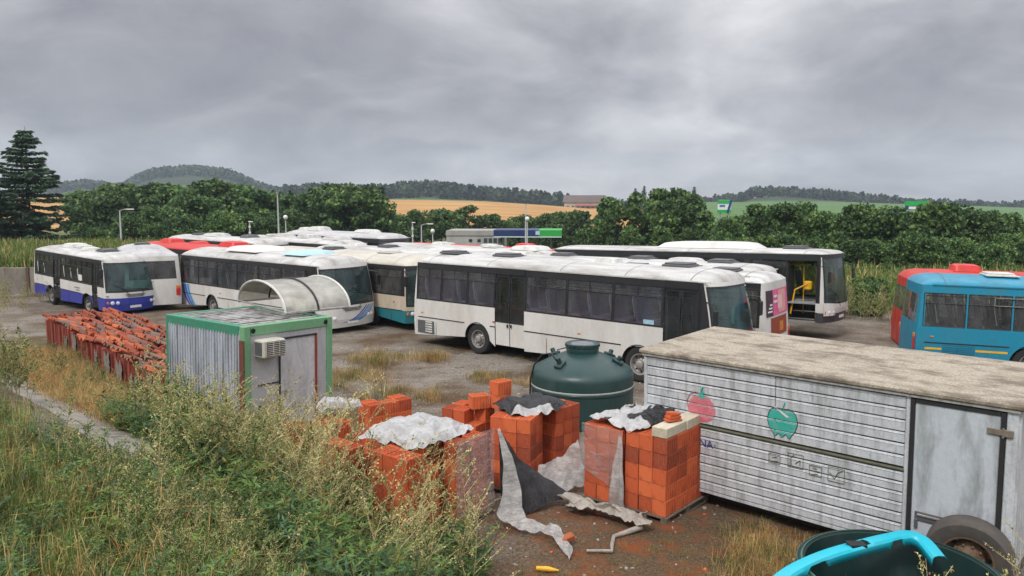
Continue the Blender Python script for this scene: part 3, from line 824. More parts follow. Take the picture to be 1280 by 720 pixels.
# back rows, roofs only in view
BACK = [
    ('white coach directly behind the cream and teal bus, dark hatch on its roof', -28.3, 23.6, M_WROOF, M_WHITE, ((-1, 0, M_HATCH),), ((3.0, 0, 1.4, .9, .12, M_HATCHW), (-3.5, 0, .8, .7, .14, M_HATCHW)), 2.98),
    ('white coach just in front of the middle red bus, pale pod near its nose', -27.5, 27.0, M_WROOF, M_WHITE, ((2, 0, M_HATCHW),), ((4.4, 0, 1.6, 1.2, .2, M_HATCHW), (-2, .2, .8, .7, .16, M_HATCHW)), 2.98),
    ('red bus in the back row before the filling station, one bright red roof box', -30.2, 30.6, M_RROOF, M_RED, ((1, 0, M_HATCHW),), ((3.6, 0, 1.0, .8, .26, M_RED), (-2.5, 0, .8, .8, .1, M_HATCHW)), 3.0),
    ('white coach with three round pale roof pods near the dark grey coach', -42.4, 27.0, M_WROOF, M_WHITE, ((-3, 0, M_HATCHW),), ((4.2, 0, 1.5, 1.2, .2, M_WROOF), (1.2, 0, 1.2, 1.1, .24, M_WROOF), (-1.6, 0, 1.1, 1.0, .22, M_WROOF)), 2.98),
    ('red roofed bus in the left back row with three red roof boxes', -43.6, 21.0, M_RROOF, M_RED, (), ((4.3, 0, 1.6, 1.1, .3, M_RED), (-.2, .2, 1.1, .8, .16, M_RED), (-3.2, 0, 1.3, 1.0, .24, M_RED)), 3.0),
    ('white coach behind the left red roofed bus with a dark roof hatch', -46.5, 24.3, M_WROOF, M_WHITE, ((-3.6, 0, M_HATCH),), ((-1.2, 0, 1.6, 1.2, .2, M_WROOF), (3, 0, .9, .9, .2, M_HATCH)), 2.98),
    ('dark grey coach at the back of the yard with three pale roof pods', -43.4, 31.2, M_GROOF, M_GBODY, (), ((2.6, 0, 1.6, 1.1, .2, M_HATCHW), (-3.0, 0, 1.5, 1.1, .28, M_HATCHW), (-4.7, 0, .9, .8, .2, M_HATCHW)), 3.05),
    ('white coach with teal roof patch, right behind the swoosh coach', -42.0, 0, None, None, (), (), 0),
]
for lab, a, b_, mr, mbody, hs, ac, H in BACK:
    if H == 0: continue
    x, y = ab(a, b_)
    bus('bus', lab, (x, y, gz(x, y) - (.28 if mbody is M_RED else .05 if mbody is M_WHITE else -.12)), -42 + rnd.uniform(-1.2, 1.2), 0, 0, H=H, L=12, eave=2.72, mb=mbody, ms=mbody, mroof=mr, hatches=hs, acs=ac, nwin=5, detail=1, glassm=M_GLSD if mbody is M_GBODY else M_GLSB, wind=M_GLSB if mbody is M_GBODY else M_GLST)

# yellow and white panel standing proud of the flank beside the open door
P8 = Matrix.Translation((3.75, -1.25, 0)) @ Matrix.Rotation(R(90), 4, 'X')
m = MB(); m.prism([(0, .42), (.92, .42), (.92, 1.22), (0, 1.22)], .06, 0, P8); m.build('flank_panel', M_YEL, b8)
m = MB(); m.prism([(0, 1.224), (.92, 1.224), (.92, 1.68), (.0, 1.68)], .06, 0, P8); hp = m.build('flank_panel', M_PLATE, b8)
m = MB(); m.prism([(0, 1.684), (.92, 1.684), (.92, 1.72), (.46, 1.84), (0, 1.86)], .06, 0, P8); m.build('flank_panel', M_YEL, b8)
for a, l in ((.3, .24), (.66, .14)):
    m = MB(); m.box((3.75 + a, -1.315, 1.46), (l, .008, .16)); m.build('panel_print', flat('blue_print', (.04, .07, .3), .5), hp)
m = MB(); m.box((4.3, -1.318, 1.02), (.4, .012, .02)); m.box((4.2, -1.318, 1.08), (.03, .012, .12)); m.build('panel_latch', M_BLK, hp)
# ------------------------------------------------------------------ site cabin with green frame
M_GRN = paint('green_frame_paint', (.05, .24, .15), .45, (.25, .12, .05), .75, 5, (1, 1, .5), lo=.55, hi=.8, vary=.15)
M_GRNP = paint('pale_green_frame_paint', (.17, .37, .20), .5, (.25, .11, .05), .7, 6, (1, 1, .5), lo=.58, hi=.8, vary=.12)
M_CABL = paint('weathered_grey_blue_cladding', (.45, .49, .55), .65, (.09, .095, .10), .8, 3.2, (2.2, 2.2, .16), lo=.42, hi=.68, vary=.16, bump=.15)
M_CABF = paint('grey_cabin_front', (.46, .46, .47), .6, (.2, .17, .14), .6, 2.5, (1.5, 1.5, .4), lo=.5, hi=.8, vary=.08)
M_RUST = paint('rusty_red_edge', (.30, .045, .02), .7, (.12, .04, .02), .6, 8)
M_AC = paint('dirty_cream_plastic', (.56, .54, .47), .5, (.2, .17, .12), .6, 6)
CW, CD, CH = 2.2, 2.75, 2.62
cz = gz(-5.2, 14.6) - .02
cab = thing('site_cabin', 'weathered grey site cabin with green steel frame and window air conditioner', 'cabin', (-5.2, 14.53, cz), rot=(R(.4), R(1.4), R(54.1)))
m = MB()      # local x along the front to the right, y to the back
m.box((.03 + CD * 0 + .0, CD / 2, CH / 2), (.05, CD - .2, CH - .2))
for k in range(27): m.box((.0, .14 + k * (CD - .28) / 26, CH / 2), (.02, .035, CH - .34))
m.build('side_wall', M_CABL, cab)
for c, d in (((CW / 2, .05, CH / 2), (CW - .2, .05, CH - .2)), ((CW / 2, CD - .05, CH / 2), (CW - .2, .05, CH - .2)), ((CW - .05, CD / 2, CH / 2), (.05, CD - .2, CH - .2))):
    m = MB(); m.box(c, d); m.build('end_wall', M_CABF, cab)
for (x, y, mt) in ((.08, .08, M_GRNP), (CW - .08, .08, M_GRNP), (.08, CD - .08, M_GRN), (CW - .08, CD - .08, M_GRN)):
    m = MB(); m.box((x, y, CH / 2), (.16, .16, CH - .004), bev=.015); m.build('corner_post', mt, cab)
m = MB(); m.box((-.012, .06, CH / 2 - .1), (.02, .14, CH - .35)); m.build('rust_strip', paint('dark_rust_strip', (.15, .055, .035), .8, (.08, .03, .02), .6, 8), cab)
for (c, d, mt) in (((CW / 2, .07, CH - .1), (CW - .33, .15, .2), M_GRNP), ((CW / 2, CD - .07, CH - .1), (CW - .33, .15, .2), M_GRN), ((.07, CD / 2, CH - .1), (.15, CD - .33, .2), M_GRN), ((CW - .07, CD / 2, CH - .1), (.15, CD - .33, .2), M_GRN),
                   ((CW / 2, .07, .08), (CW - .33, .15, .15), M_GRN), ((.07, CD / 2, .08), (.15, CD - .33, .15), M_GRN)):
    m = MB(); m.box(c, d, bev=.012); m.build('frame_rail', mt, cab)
for x, y in ((.2, -.0), (CW - .2, -.0)):
    m = MB(); m.lathe([(.0, 0), (.05, 0), (.05, .012), (.035, .016)], 14, 0, Matrix.Translation((x, y - .006, CH - .1)) @ Matrix.Rotation(R(90), 4, 'X')); m.build('lifting_eye', M_BLK, cab)
m = MB()
n = 22
for k in range(n):
    y = .18 + (CD - .36) * (k + .5) / n
    m.box((CW / 2, y, CH - .06 + (.035 if k % 2 else 0)), (CW - .34, (CD - .36) / n * (.6 if k % 2 else 1.4), .03))
m.build('roof_sheet', paint('weathered_roof_sheet', (.55, .55, .53), .6, (.09, .08, .07), .9, 3, (.6, 2.5, 1), lo=.4, hi=.62, vary=.15), cab)
dm = MB(); dm.box((1.28, .012, 1.22), (.86, .03, 2.1)); dr = dm.build('door', paint('door_grey_white', (.58, .58, .59), .5, (.22, .2, .18), .6, 2.2, (1.5, 1.5, .5)), cab)
m = MB(); m.box((1.735, .0, 1.22), (.05, .05, 2.16)); m.box((1.28, .0, 2.29), (.96, .05, .03), 1); m.build('door_frame', [M_RUST, M_BLK], dr)
m = MB(); m.box((.95, -.02, 1.15), (.05, .02, .18), bev=.006); m.tube([(.95, -.03, 1.2), (.95, -.07, 1.2), (1.06, -.075, 1.2)], .01, 6); m.build('handle', M_STEEL, dr)
m = MB(); m.box((.82, .0, 1.2), (.02, .02, 2.0)); m.box((.56, .0, 1.42), (.5, .02, .02)); m.build('panel_joint', M_BLK, cab)
# window air conditioner
m = MB(); m.box((.50, -.12, 2.17), (.52, .32, .35), bev=.025); ac = m.build('air_conditioner', M_AC, cab)
m = MB(); m.box((.53, -.283, 2.17), (.42, .01, .28), 0)
for k in range(8): m.box((.53, -.29, 2.045 + k * .036), (.41, .014, .013), 1)
for k in range(2): m.box((.46 + k * .14, -.292, 2.17), (.012, .016, .28), 1)
m.build('grille', [M_BLK, M_AC], ac)
m = MB(); m.box((.238, -.12, 2.17), (.012, .22, .26)); m.build('side_vent', M_HATCH, ac)
m = MB(); m.box((.50, -.06, 1.98), (.44, .14, .025)); m.build('bracket', M_STEEL, ac)

# arched polycarbonate canopy lying on its roof
M_POLY = None
def poly_mat():
    m, nt, b = new_mat('smoked_polycarbonate')
    nz = noise_tex(nt, 3, (1, 1, 1), 5, .6)
    c = mixc(nt, ramp(nt, nz, .35, .7), (.36, .35, .30), (.58, .57, .51))
    nt.links.new(c, b.inputs['Base Color']); b.inputs['Roughness'].default_value = .25
    out = nt.nodes['Material Output']; tr = N(nt, 'ShaderNodeBsdfTransparent'); tr.inputs['Color'].default_value = (.8, .78, .7, 1)
    mx = N(nt, 'ShaderNodeMixShader'); mx.inputs[0].default_value = .30
    nt.links.new(b.outputs[0], mx.inputs[1]); nt.links.new(tr.outputs[0], mx.inputs[2]); nt.links.new(mx.outputs[0], out.inputs['Surface'])
    return m
M_POLY = poly_mat()
aw = thing('door_canopy', 'arched smoked plastic door canopy lying on the cabin roof', 'canopy', (-4.78, 16.05, cz + CH + .05), rot=(0, R(-.5), R(40)))
# local x = along the barrel, y = across the span to the far left foot
SPN, RISE, LEN = 2.65, .58, 1.5
def arc(j, off=0): 
    t = math.pi * j
    return (SPN / 2 - (SPN / 2 + off) * math.cos(t), (RISE + off) * math.sin(t))
for k in range(2):
    m = MB(); x0 = LEN * k / 2 + .02; x1 = LEN * (k + 1) / 2 - .02
    m.grid(lambda i, j: (lerp(x0, x1, i), *arc(j)), 4, 24); m.build('panel', M_POLY, aw, 60)
for k, x in enumerate((0, LEN / 2, LEN)):
    m = MB(); m.tube([(x, *arc(j / 24, .012)) for j in range(25)], .026, 6); m.build('rib', M_HATCHW if k != 1 else M_BLK, aw, 50)
for y in (0, SPN):
    m = MB(); m.box((LEN / 2, y, .0), (LEN + .04, .05, .05), bev=.01); m.build('foot_rail', M_STEEL, aw)
m = MB(); m.tube([(0, 0, .02), (0, SPN, .02)], .018, 6); m.build('tie_bar', M_STEEL, aw)

# ------------------------------------------------------------------ sales trailer
M_TRL = paint('weathered_white_aluminium', (.57, .595, .62), .42, (.13, .13, .115), .85, 3.0, (3.0, 3.0, .45), lo=.46, hi=.78, vary=.16, fine=26)
M_TRD = paint('weathered_trailer_door', (.54, .58, .62), .42, (.15, .16, .15), .85, 2.6, (1.5, 1.5, .35), lo=.46, hi=.70, vary=.08, fine=20)
M_TROOFB = paint('lichen_covered_trailer_roof', (.37, .325, .255), .9, (.13, .105, .075), .85, 2.6, (.7, 1.3, 1), lo=.46, hi=.64, vary=.45, fine=34, bump=.6, bscale=26)
TL, TD, TH = 5.2, 2.3, 2.04
tz = gz(4, 11) + .25
trl = thing('sales_trailer', 'weathered white panelled sales trailer with painted apple and tomato', 'trailer', (2.22, 12.38, tz), rot=(R(2.0), R(-.2), R(-43.6)))
DX0, DX1 = TL * .775, TL * .975
m = MB(); m.box((TL / 2, TD / 2 + .03, TH / 2), (TL - .02, TD - .02, TH - .02)); m.box((TL / 2, TD / 2, -.12), (TL - .8, TD - .5, .22))
m.build('chassis_box', flat('dark_trailer_core', (.05, .05, .05), .8), trl)
seam = TH * .5
def boards(z0, z1, n, x0, x1):
    m = MB(); h = (z1 - z0) / n
    for k in range(n):
        a = z0 + k * h
        m.box(((x0 + x1) / 2, rnd.uniform(-.003, .003), a + h / 2 + .004), (x1 - x0, .05, h - .016 - rnd.uniform(0, .005)), 0, Matrix.Translation(((x0 + x1) / 2, 0, a)) @ Matrix.Rotation(R(rnd.uniform(-.08, .08)), 4, 'Y') @ Matrix.Translation((-(x0 + x1) / 2, 0, -a)), bev=.006)
        m.tube([(x0 + .01, -.025, a + h - .026), (x1 - .01, -.025, a + h - .026)], .008, 5)
    return m
sx = TL * .43
boards(seam + .03, TH - .05, 6, .06, sx - .006).build('upper_panel', M_TRL, trl)
boards(seam + .03, TH - .05, 6, sx + .006, DX0 - .06).build('upper_panel', M_TRL, trl)
boards(.0, seam - .03, 7, .06, DX0 - .06).build('lower_flap', M_TRL, trl)
m = MB(); m.box((DX0 / 2, -.01, seam), (DX0 - .1, .07, .035), bev=.01); m.build('flap_hinge', paint('mossy_strip', (.12, .12, .08), .8, (.05, .05, .03), .7, 8), trl)
m = MB(); m.box((.03, 0, TH / 2), (.06, .07, TH - .02), bev=.01); m.box((DX0 - .03, 0, TH / 2), (.055, .062, TH - .04), bev=.01); m.box((DX1 + (TL - DX1) / 2, 0, TH / 2), (TL - DX1 - .01, .062, TH - .04), bev=.01); m.box((TL / 2, .0, -.02), (TL, .06, .04))
m.build('edge_trim', M_TRL, trl)
# near end wall
m = MB(); m.box((TL + .005, TD / 2, TH / 2), (.03, TD - .02, TH)); m.build('end_wall', M_TRL, trl)
m = MB(); m.box((-.005, TD / 2, TH / 2), (.03, TD - .02, TH)); m.build('end_wall', M_TRL, trl)
m = MB(); m.box((TL / 2 + .01, TD / 2 - .01, TH + .035), (TL + .16, TD + .14, .075), bev=.02); rfo = m.build('roof', M_TROOFB, trl)
m = MB(); m.box((TL / 2, -.045, TH - .018), (TL + .04, .03, .03)); m.build('rain_gutter', paint('gutter_grey', (.4, .4, .38), .5, (.06, .06, .05), .9, 3, (3, 1, 1)), rfo)
# door with black gasket, hinge and latch
m = MB(); m.box(((DX0 + DX1) / 2, -.003, TH / 2 + .0), (DX1 - DX0 - .1, .05, TH - .2), bev=.012); dr = m.build('door', M_TRD, trl)
m = MB()
for c, d in ((((DX0 + .025), -.012, TH / 2), (.05, .06, TH - .1)), (((DX1 - .025), -.012, TH / 2), (.05, .06, TH - .1)), (((DX0 + DX1) / 2, -.012, TH - .075), (DX1 - DX0 - .11, .06, .05))): m.box(c, d)
m.build('gasket', M_RUB, dr)
m = MB()
for z in (TH - .3, .42):
    m.box((DX1 - .09, -.04, z), (.2, .02, .075), bev=.006); m.box((DX1 + .035, -.045, z), (.10, .03, .09), bev=.008)
    m.tube([(DX1 - .02, -.05, z - .06), (DX1 - .02, -.05, z + .06)], .014, 8)
m.build('hinge', paint('rusty_hinge', (.22, .19, .15), .6, (.1, .05, .02), .7, 9), dr)
m = MB(); m.box((DX0 + .30, -.035, .46), (.40, .02, .12), 0, bev=.006); m.box((DX0 + .30, -.05, .48), (.34, .02, .03), 1, bev=.005); m.box((DX0 + .12, -.045, .36), (.04, .03, .12), 0, bev=.005)
m.build('latch', [M_HATCH, M_STEEL], dr)

# painted fruit and lettering on the panels
def clip_bands(poly, z0, h, gap):
    """cut an outline into strips so the board joints stay open"""
    out = []
    zmin = min(p[1] for p in poly); zmax = max(p[1] for p in poly)
    def half(pl, z, keep_above):
        r = []
        for i in range(len(pl)):
            a, b = pl[i], pl[(i + 1) % len(pl)]
            ia = (a[1] >= z) == keep_above; ib = (b[1] >= z) == keep_above
            if ia: r.append(a)
            if ia != ib:
                t = (z - a[1]) / (b[1] - a[1]); r.append((a[0] + t * (b[0] - a[0]), z))
        return r
    k = 0
    while z0 + k * h < zmax:
        lo, hi = z0 + k * h + gap, z0 + (k + 1) * h - gap
        if hi > zmin:
            p = half(poly, lo, True)
            if len(p) > 2: p = half(p, hi, False)
            if len(p) > 2: out.append(p)
        k += 1
    return out
HU = (TH - .05 - seam - .03) / 6
def painted(name, poly, mat, y=-.0315, z0=seam + .03, h=HU):
    m = MB()
    for p in clip_bands(poly, z0, h, .008):
        m.add([(x, y, z) for x, z in p], [tuple(range(len(p)))])
    # convex strips only: orient towards the viewer
    m.f = [f if (Vector(m.v[f[1]]) - Vector(m.v[f[0]])).cross(Vector(m.v[f[2]]) - Vector(m.v[f[1]])).y < 0 else f[::-1] for f in m.f]
    o = m.build(name, mat, trl)
    return o
M_APL = paint('faded_teal_apple_paint', (.04, .42, .34), .5, (.3, .4, .38), .6, 12, (1, 1, 1), lo=.5, hi=.75)
M_TOM = paint('faded_tomato_paint', (.62, .15, .19), .5, (.5, .4, .4), .6, 14, (1, 1, 1), lo=.5, hi=.75)
M_OUT = flat('thin_dark_outline', (.05, .06, .06), .6); M_OUTR = flat('thin_red_outline', (.4, .08, .09), .6)
ax, az_ = TL * .452, 1.33
app = []
for k in range(40):
    t = 2 * math.pi * k / 40
    r = .245 * (1 - .10 * abs(math.cos(t)) ** 6)
    x = r * math.cos(t) * 1.0; z = .24 * math.sin(t)
    if z > .12: z -= .05 * math.exp(-(x / .07) ** 2)
    if z < 0: x *= 1 - .28 * (-z / .24)
    if z < -.19: z = -.19 - .028 * math.cos(x * 60)
    app.append((ax + x, az_ + z))
painted('apple_emblem', app, M_APL)
def outline(name, pts, r, mat, y=-.032):
    m = MB(); m.tube([(x, y, z) for x, z in pts], r, 4); return m.build(name, mat, trl)
outline('apple_outline', app + [app[0]], .006, M_OUT)
painted('apple_leaf', [(ax - .14, az_ + .215), (ax - .10, az_ + .225), (ax + .1, az_ + .10), (ax + .06, az_ + .085)], flat('leaf_white', (.7, .72, .7), .5), -.035)
outline('apple_stem', [(ax + .02, az_ + .17), (ax + .015, az_ + .24), (ax + .035, az_ + .30)], .011, M_APL)
tx, tzz = TL * .203, 1.30
tom = [(tx + .235 * math.cos(t) * (1 - .05 * math.sin(t)), tzz + .21 * math.sin(t) - (.03 * math.exp(-(math.cos(t) / .25) ** 2) if math.sin(t) > 0 else 0)) for t in [2 * math.pi * k / 36 for k in range(36)]]
painted('tomato_emblem', tom, M_TOM)
outline('tomato_outline', [(tx - .235, tzz - .02), (tx - .255, tzz + .08), (tx - .2, tzz + .2), (tx - .1, tzz + .25), (tx - .02, tzz + .22)], .006, M_OUTR)
star = []
for k in range(12):
    a = 2 * math.pi * k / 12 + .2; rr = .12 if k % 2 == 0 else .035
    star.append((tx + rr * math.cos(a), tzz + .2 + rr * .75 * math.sin(a)))
m = MB()
for k in range(0, 12, 2):
    m.add([(tx, -.035, tzz + .2), (star[k - 1][0], -.035, star[k - 1][1]), (star[k][0], -.035, star[k][1]), (star[k + 1][0], -.035, star[k + 1][1])], [(0, 1, 2, 3)])
m.build('tomato_calyx', M_APL, trl); outline('tomato_stem', [(tx, tzz + .2), (tx - .005, tzz + .28), (tx + .02, tzz + .34)], .016, M_APL)
def text_part(name, body, size, mat, parent, M):
    cu = bpy.data.curves.new(name, 'FONT'); cu.body = body; cu.size = size; cu.extrude = .001
    t = bpy.data.objects.new(name, cu); COL.objects.link(t)
    bpy.context.view_layer.update()
    me = bpy.data.meshes.new_from_object(t.evaluated_get(bpy.context.evaluated_depsgraph_get()))
    bpy.data.objects.remove(t); bpy.data.curves.remove(cu)
    me.name = name; me.materials.clear(); me.materials.append(mat); me.transform(M)
    o = bpy.data.objects.new(name, me); COL.objects.link(o); o.parent = parent
    return o
text_part('lettering', 'NA\u00b7', .17, flat('violet_blue_lettering', (.06, .06, .26), .5), trl, Matrix.Translation((1.02, -.04, .705)) @ Matrix.Rotation(R(90), 4, 'X'))
def faint_box(x, z, w_, h_, extra):
    m = MB(); q = [(x, z), (x + w_, z + .0), (x + w_, z + h_), (x, z + h_), (x, z)]
    m.tube([(a, -.032, b) for a, b in q], .006, 4)
    for a, b, c, d in extra: m.tube([(x + a * w_, -.032, z + b * h_), (x + c * w_, -.032, z + d * h_)], .006, 4)
    m.build('sticker_residue', flat('olive_residue', (.14, .14, .09), .8), trl)
faint_box(TL * .47, .71, .22, .2, ((.2, .1, .2, .7), (.2, .7, .4, .9), (.5, .3, .8, .6), (.8, .6, .8, .2)))
faint_box(TL * .415, .70, .17, .14, ((.2, .2, .8, .3), (.3, .6, .7, .7)))
faint_box(TL * .58, .64, .22, .2, ((.1, .6, .4, .2), (.4, .2, .6, .7), (.6, .7, .9, .9)))
faint_box(TL * .53, .66, .17, .14, ((.2, .1, .7, .2), (.5, .5, .8, .5), (.3, .8, .6, .7)))

# loose wheel leaning on the trailer
wt = wheel(None, 0, 0, .48, -1)
wh = thing('trailer_wheel', 'dirty black wheel leaning against the trailer door', 'wheel', (5.60, 9.0, gz(5.6, 9.0) + .06), rot=(R(7), 0, R(-38)))
wt.data = wt.data.copy(); wt.data.materials[0] = paint('muddy_tyre', (.075, .068, .062), .85, (.16, .13, .1), .6, 5, (1, 1, 1)); rr_ = wt.children[0]; rr_.data = rr_.data.copy(); rr_.data.materials[0] = paint('rusty_rim', (.20, .13, .085), .7, (.10, .045, .02), .8, 9, (1, 1, 1)); rr_.data.materials[1] = rr_.data.materials[0]
wt.name = 'tyre'; wt.parent = wh
# dark green tub
M_TUBG = paint('dark_green_plastic', (.007, .028, .026), .35, (.02, .035, .03), .5, 2.5, vary=.1)
TS = .93
tub = thing('plastic_tub', 'round open dark green plastic tub in the near right corner', 'tub', (4.36, 8.25, gz(4.36, 8.25)))
tub.scale = (TS, TS, .96)
m = MB(); m.lathe([(0, .05), (.95, .05), (1.06, .5), (1.1, .66), (1.16, .67), (1.165, .70), (1.13, .715), (1.07, .69), (1.02, .5), (.9, .1), (0, .09)], 64); m.build('shell', M_TUBG, tub, 40)
m = MB(); m.lathe([(1.10, .716), (1.168, .70), (1.172, .68)], 64); m.build('rim', paint('worn_green_rim', (.05, .12, .09), .4, (.12, .2, .15), .6, 6), tub, 40)
# cyan bumper cover lying on the tub
M_CYAN = paint('cyan_bumper_plastic', (.01, .47, .60), .35, (.1, .35, .4), .4, 4, (1, 1, 1), vary=.05)
bpz = gz(4.36, 8.25) + .62
bpts = [(2.62, 7.42, -.12), (2.78, 7.82, -.02), (3.05, 8.1, .04), (3.55, 8.4, .09), (4.1, 8.62, .13), (4.5, 8.76, .15), (4.74, 8.82, .16), (4.88, 8.72, .13), (4.93, 8.46, .03)]
bmp = thing('bumper_cover', 'bright cyan plastic bumper cover lying across the green tub', 'bumper', (4.1, 8.3, bpz))
def bp_at(t):
    n = len(bpts) - 1; i = min(n - 1, int(t * n)); f = t * n - i
    p0, p1, p2, p3 = [Vector(bpts[max(0, min(n, i + k))]) for k in (-1, 0, 1, 2)]
    return .5 * ((2 * p1) + (-p0 + p2) * f + (2 * p0 - 5 * p1 + 4 * p2 - p3) * f * f + (-p0 + 3 * p1 - 3 * p2 + p3) * f ** 3)
m = MB(); seg = 64
prof = [(-.09, -.03, .02), (-.055, .01, .05), (.02, .02, .07), (.07, .012, .06), (.085, -.012, .03), (.09, -.09, 0)]
def skirt(t): # lower lip, with cut-outs
    return .03 if (.30 < t < .37 or .60 < t < .67) else 1
rings = []
for k in range(seg + 1):
    t = k / seg; p = bp_at(t); d = (bp_at(min(1, t + .01)) - bp_at(max(0, t - .01))).normalized(); nrm = Vector((d.y, -d.x, 0)).normalized()
    rg = []
    for j, (o, h, q) in enumerate(prof):
        if j == 5: h = lerp(-.0, h, skirt(t)); 
        q_ = p + nrm * o + Vector((0, 0, h + .06)) - Vector((4.1, 8.3, 0)); rg.append(tuple(q_))
    rings.append(rg)
vs = [v for rg in rings for v in rg]; fs = []
for k in range(seg):
    for j in range(5):
        if j in (1, 2) and .45 < k / seg < .51: continue
        a = k * 6 + j; fs.append((a, a + 6, a + 7, a + 1))
m.add(vs, fs); bo = m.build('shell', M_CYAN, bmp, 24)
md = bo.modifiers.new('thick', 'SOLIDIFY'); md.thickness = .012
m = MB(); p = bp_at(.48) - Vector((4.1, 8.3, 0)); m.box((p.x, p.y, p.z + .07), (.2, .14, .03), 0, None); m.build('clip_plate', M_BLK, bmp)

# ------------------------------------------------------------------ water tank
M_TANK = paint('dark_green_tank_plastic', (.013, .048, .047), .34, (.05, .075, .068), .55, 2.0, (1, 1, .4), lo=.4, hi=.75, vary=.08)
tk = thing('water_tank', 'big round dark green water tank with a pale strap, behind the brick pallets', 'tank', (1.62, 17.4, gz(1.6, 17.4)))
m = MB(); m.lathe([(0, .02), (1.14, .02), (1.17, .06), (1.17, .78), (1.185, .80), (1.185, .84), (1.17, .86), (1.175, 1.1), (1.16, 1.18), (1.08, 1.26), (.8, 1.42), (.5, 1.55), (.36, 1.60), (0, 1.62)], 72); m.build('shell', M_TANK, tk, 35)
m = MB(); m.lathe([(1.178, .86), (1.186, .865), (1.186, .89), (1.178, .895)], 72); m.build('strap', paint('pale_strap', (.45, .47, .45), .5, (.2, .22, .2), .6, 8), tk)
m = MB(); m.lathe([(.36, 1.57), (.38, 1.70), (.37, 1.72), (.37, 1.72), (.36, 1.72)], 40); m.lathe([(.36, 1.72), (.39, 1.73), (.39, 1.80), (.36, 1.815), (.33, 1.79), (.12, 1.775), (0, 1.775)], 40, 0); 
for k in range(20):
    a = 2 * math.pi * k / 20; m.box((.392 * math.cos(a), .392 * math.sin(a), 1.765), (.02, .04, .06))
m.build('lid', M_TANK, tk, 40)
m = MB(); m.lathe([(0, 1.80), (.24, 1.80), (.27, 1.785)], 30); m.build('lid_plate', paint('dull_lid_plate', (.2, .19, .2), .5, (.08, .08, .08), .6, 5), tk)
for a, L_ in ((-2.3, .16), (-.35, .1), (.6, .1), (2.4, .12)):
    m = MB(); T = Matrix.Rotation(a, 4, 'Z') @ Matrix.Translation((.82, 0, 1.41)) @ Matrix.Rotation(R(28), 4, 'Y')
    m.box((0, 0, .03), (.26, .2, .07), 0, T, bev=.02); m.lathe([(.055, .05), (.055, .05 + L_), (.03, .06 + L_), (0, .06 + L_)], 14, 0, T); m.build('fitting', M_TANK, tk, 40)
m = MB(); m.tube([(-.62, -.62, 1.5), (-.75, -.6, 1.68), (-.95, -.45, 1.62), (-1.12, -.3, 1.35), (-1.2, -.2, 1.0), (-1.21, -.15, .3)], .02, 8); m.tube([(-.62, -.62, 1.52), (-.6, -.4, 1.72), (-.4, -.25, 1.74)], .014, 8); m.build('hose', M_BLK, tk, 60)
# ------------------------------------------------------------------ hollow clay blocks on pallets
def block_mat():
    m, nt, b = new_mat('orange_fired_clay')
    oi = N(nt, 'ShaderNodeObjectInfo')
    r = N(nt, 'ShaderNodeValToRGB'); e = r.color_ramp.elements
    e[0].position = 0; e[0].color = (.30, .058, .024, 1); e[1].position = 1; e[1].color = (.70, .16, .05, 1)
    x = e.new(.5); x.color = (.56, .10, .03, 1)
    nt.links.new(oi.outputs['Random'], r.inputs['Fac'])
    n1 = noise_tex(nt, 5, (1, 1, 1), 6, .65); n2 = noise_tex(nt, 60, (1, 1, .3), 4, .7)
    c = mixc(nt, ramp(nt, n1, .5, .78), r.outputs['Color'], (.22, .055, .028))
    c = mixc(nt, ramp(nt, n2, .55, .8), c, (.62, .24, .12))
    nt.links.new(c, b.inputs['Base Color']); b.inputs['Roughness'].default_value = .85
    bp = N(nt, 'ShaderNodeBump'); bp.inputs['Strength'].default_value = .3; bp.inputs['Distance'].default_value = .01
    nt.links.new(n2, bp.inputs['Height']); nt.links.new(bp.outputs['Normal'], b.inputs['Normal'])
    return m
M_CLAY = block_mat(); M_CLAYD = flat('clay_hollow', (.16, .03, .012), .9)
BX, BY, BH = .318, .231, .236
def block_mesh():
    m = MB(); x, y = BX / 2 - .003, BY / 2 - .003
    top = BH - .035
    out = []
    nf = 5
    def fl(y0, sgn):
        p = []; wv = 2 * x / (nf * 2 + 1)
        for k in range(nf * 2 + 1):
            a = -x + k * wv; d = .012 if k % 2 else 0
            p += [(a, y0 - sgn * d), (a + wv, y0 - sgn * d)]
        return p
    out = [q for q in fl(-y, -1)] + [q for q in reversed(fl(y, 1))]
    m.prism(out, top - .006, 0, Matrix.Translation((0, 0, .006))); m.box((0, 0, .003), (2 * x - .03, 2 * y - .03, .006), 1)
    z = BH - .018
    for s in (-1, 1):
        m.box((0, s * (y - .008), z), (2 * x, .016, .034)); m.box((s * (x - .008), 0, z), (.016, 2 * y - .034, .034))
    for k in range(1, 6): m.box((-x + 2 * x * k / 6, 0, z - .002), (.010, 2 * y - .036, .03))
    for k in range(1, 4): m.box((0, -y + 2 * y * k / 4, z - .004), (2 * x - .036, .010, .026))
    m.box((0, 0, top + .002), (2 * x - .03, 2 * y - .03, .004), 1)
    o = m.build('clay_block', [M_CLAY, M_CLAYD]); me = o.data; bpy.data.objects.remove(o); return me
ME_BLOCK = block_mesh()
NB = [0]
def clay_block(loc, rot, label, group):
    o = bpy.data.objects.new('clay_block', ME_BLOCK); COL.objects.link(o)
    o.location = loc; o.rotation_euler = rot; NB[0] += 1
    return tag(o, label, 'clay block', group)
M_WOOD = paint('grey_pallet_wood', (.16, .13, .10), .85, (.07, .055, .04), .7, 5, (1, 5, 1), vary=.2)
ME_PAL = {}
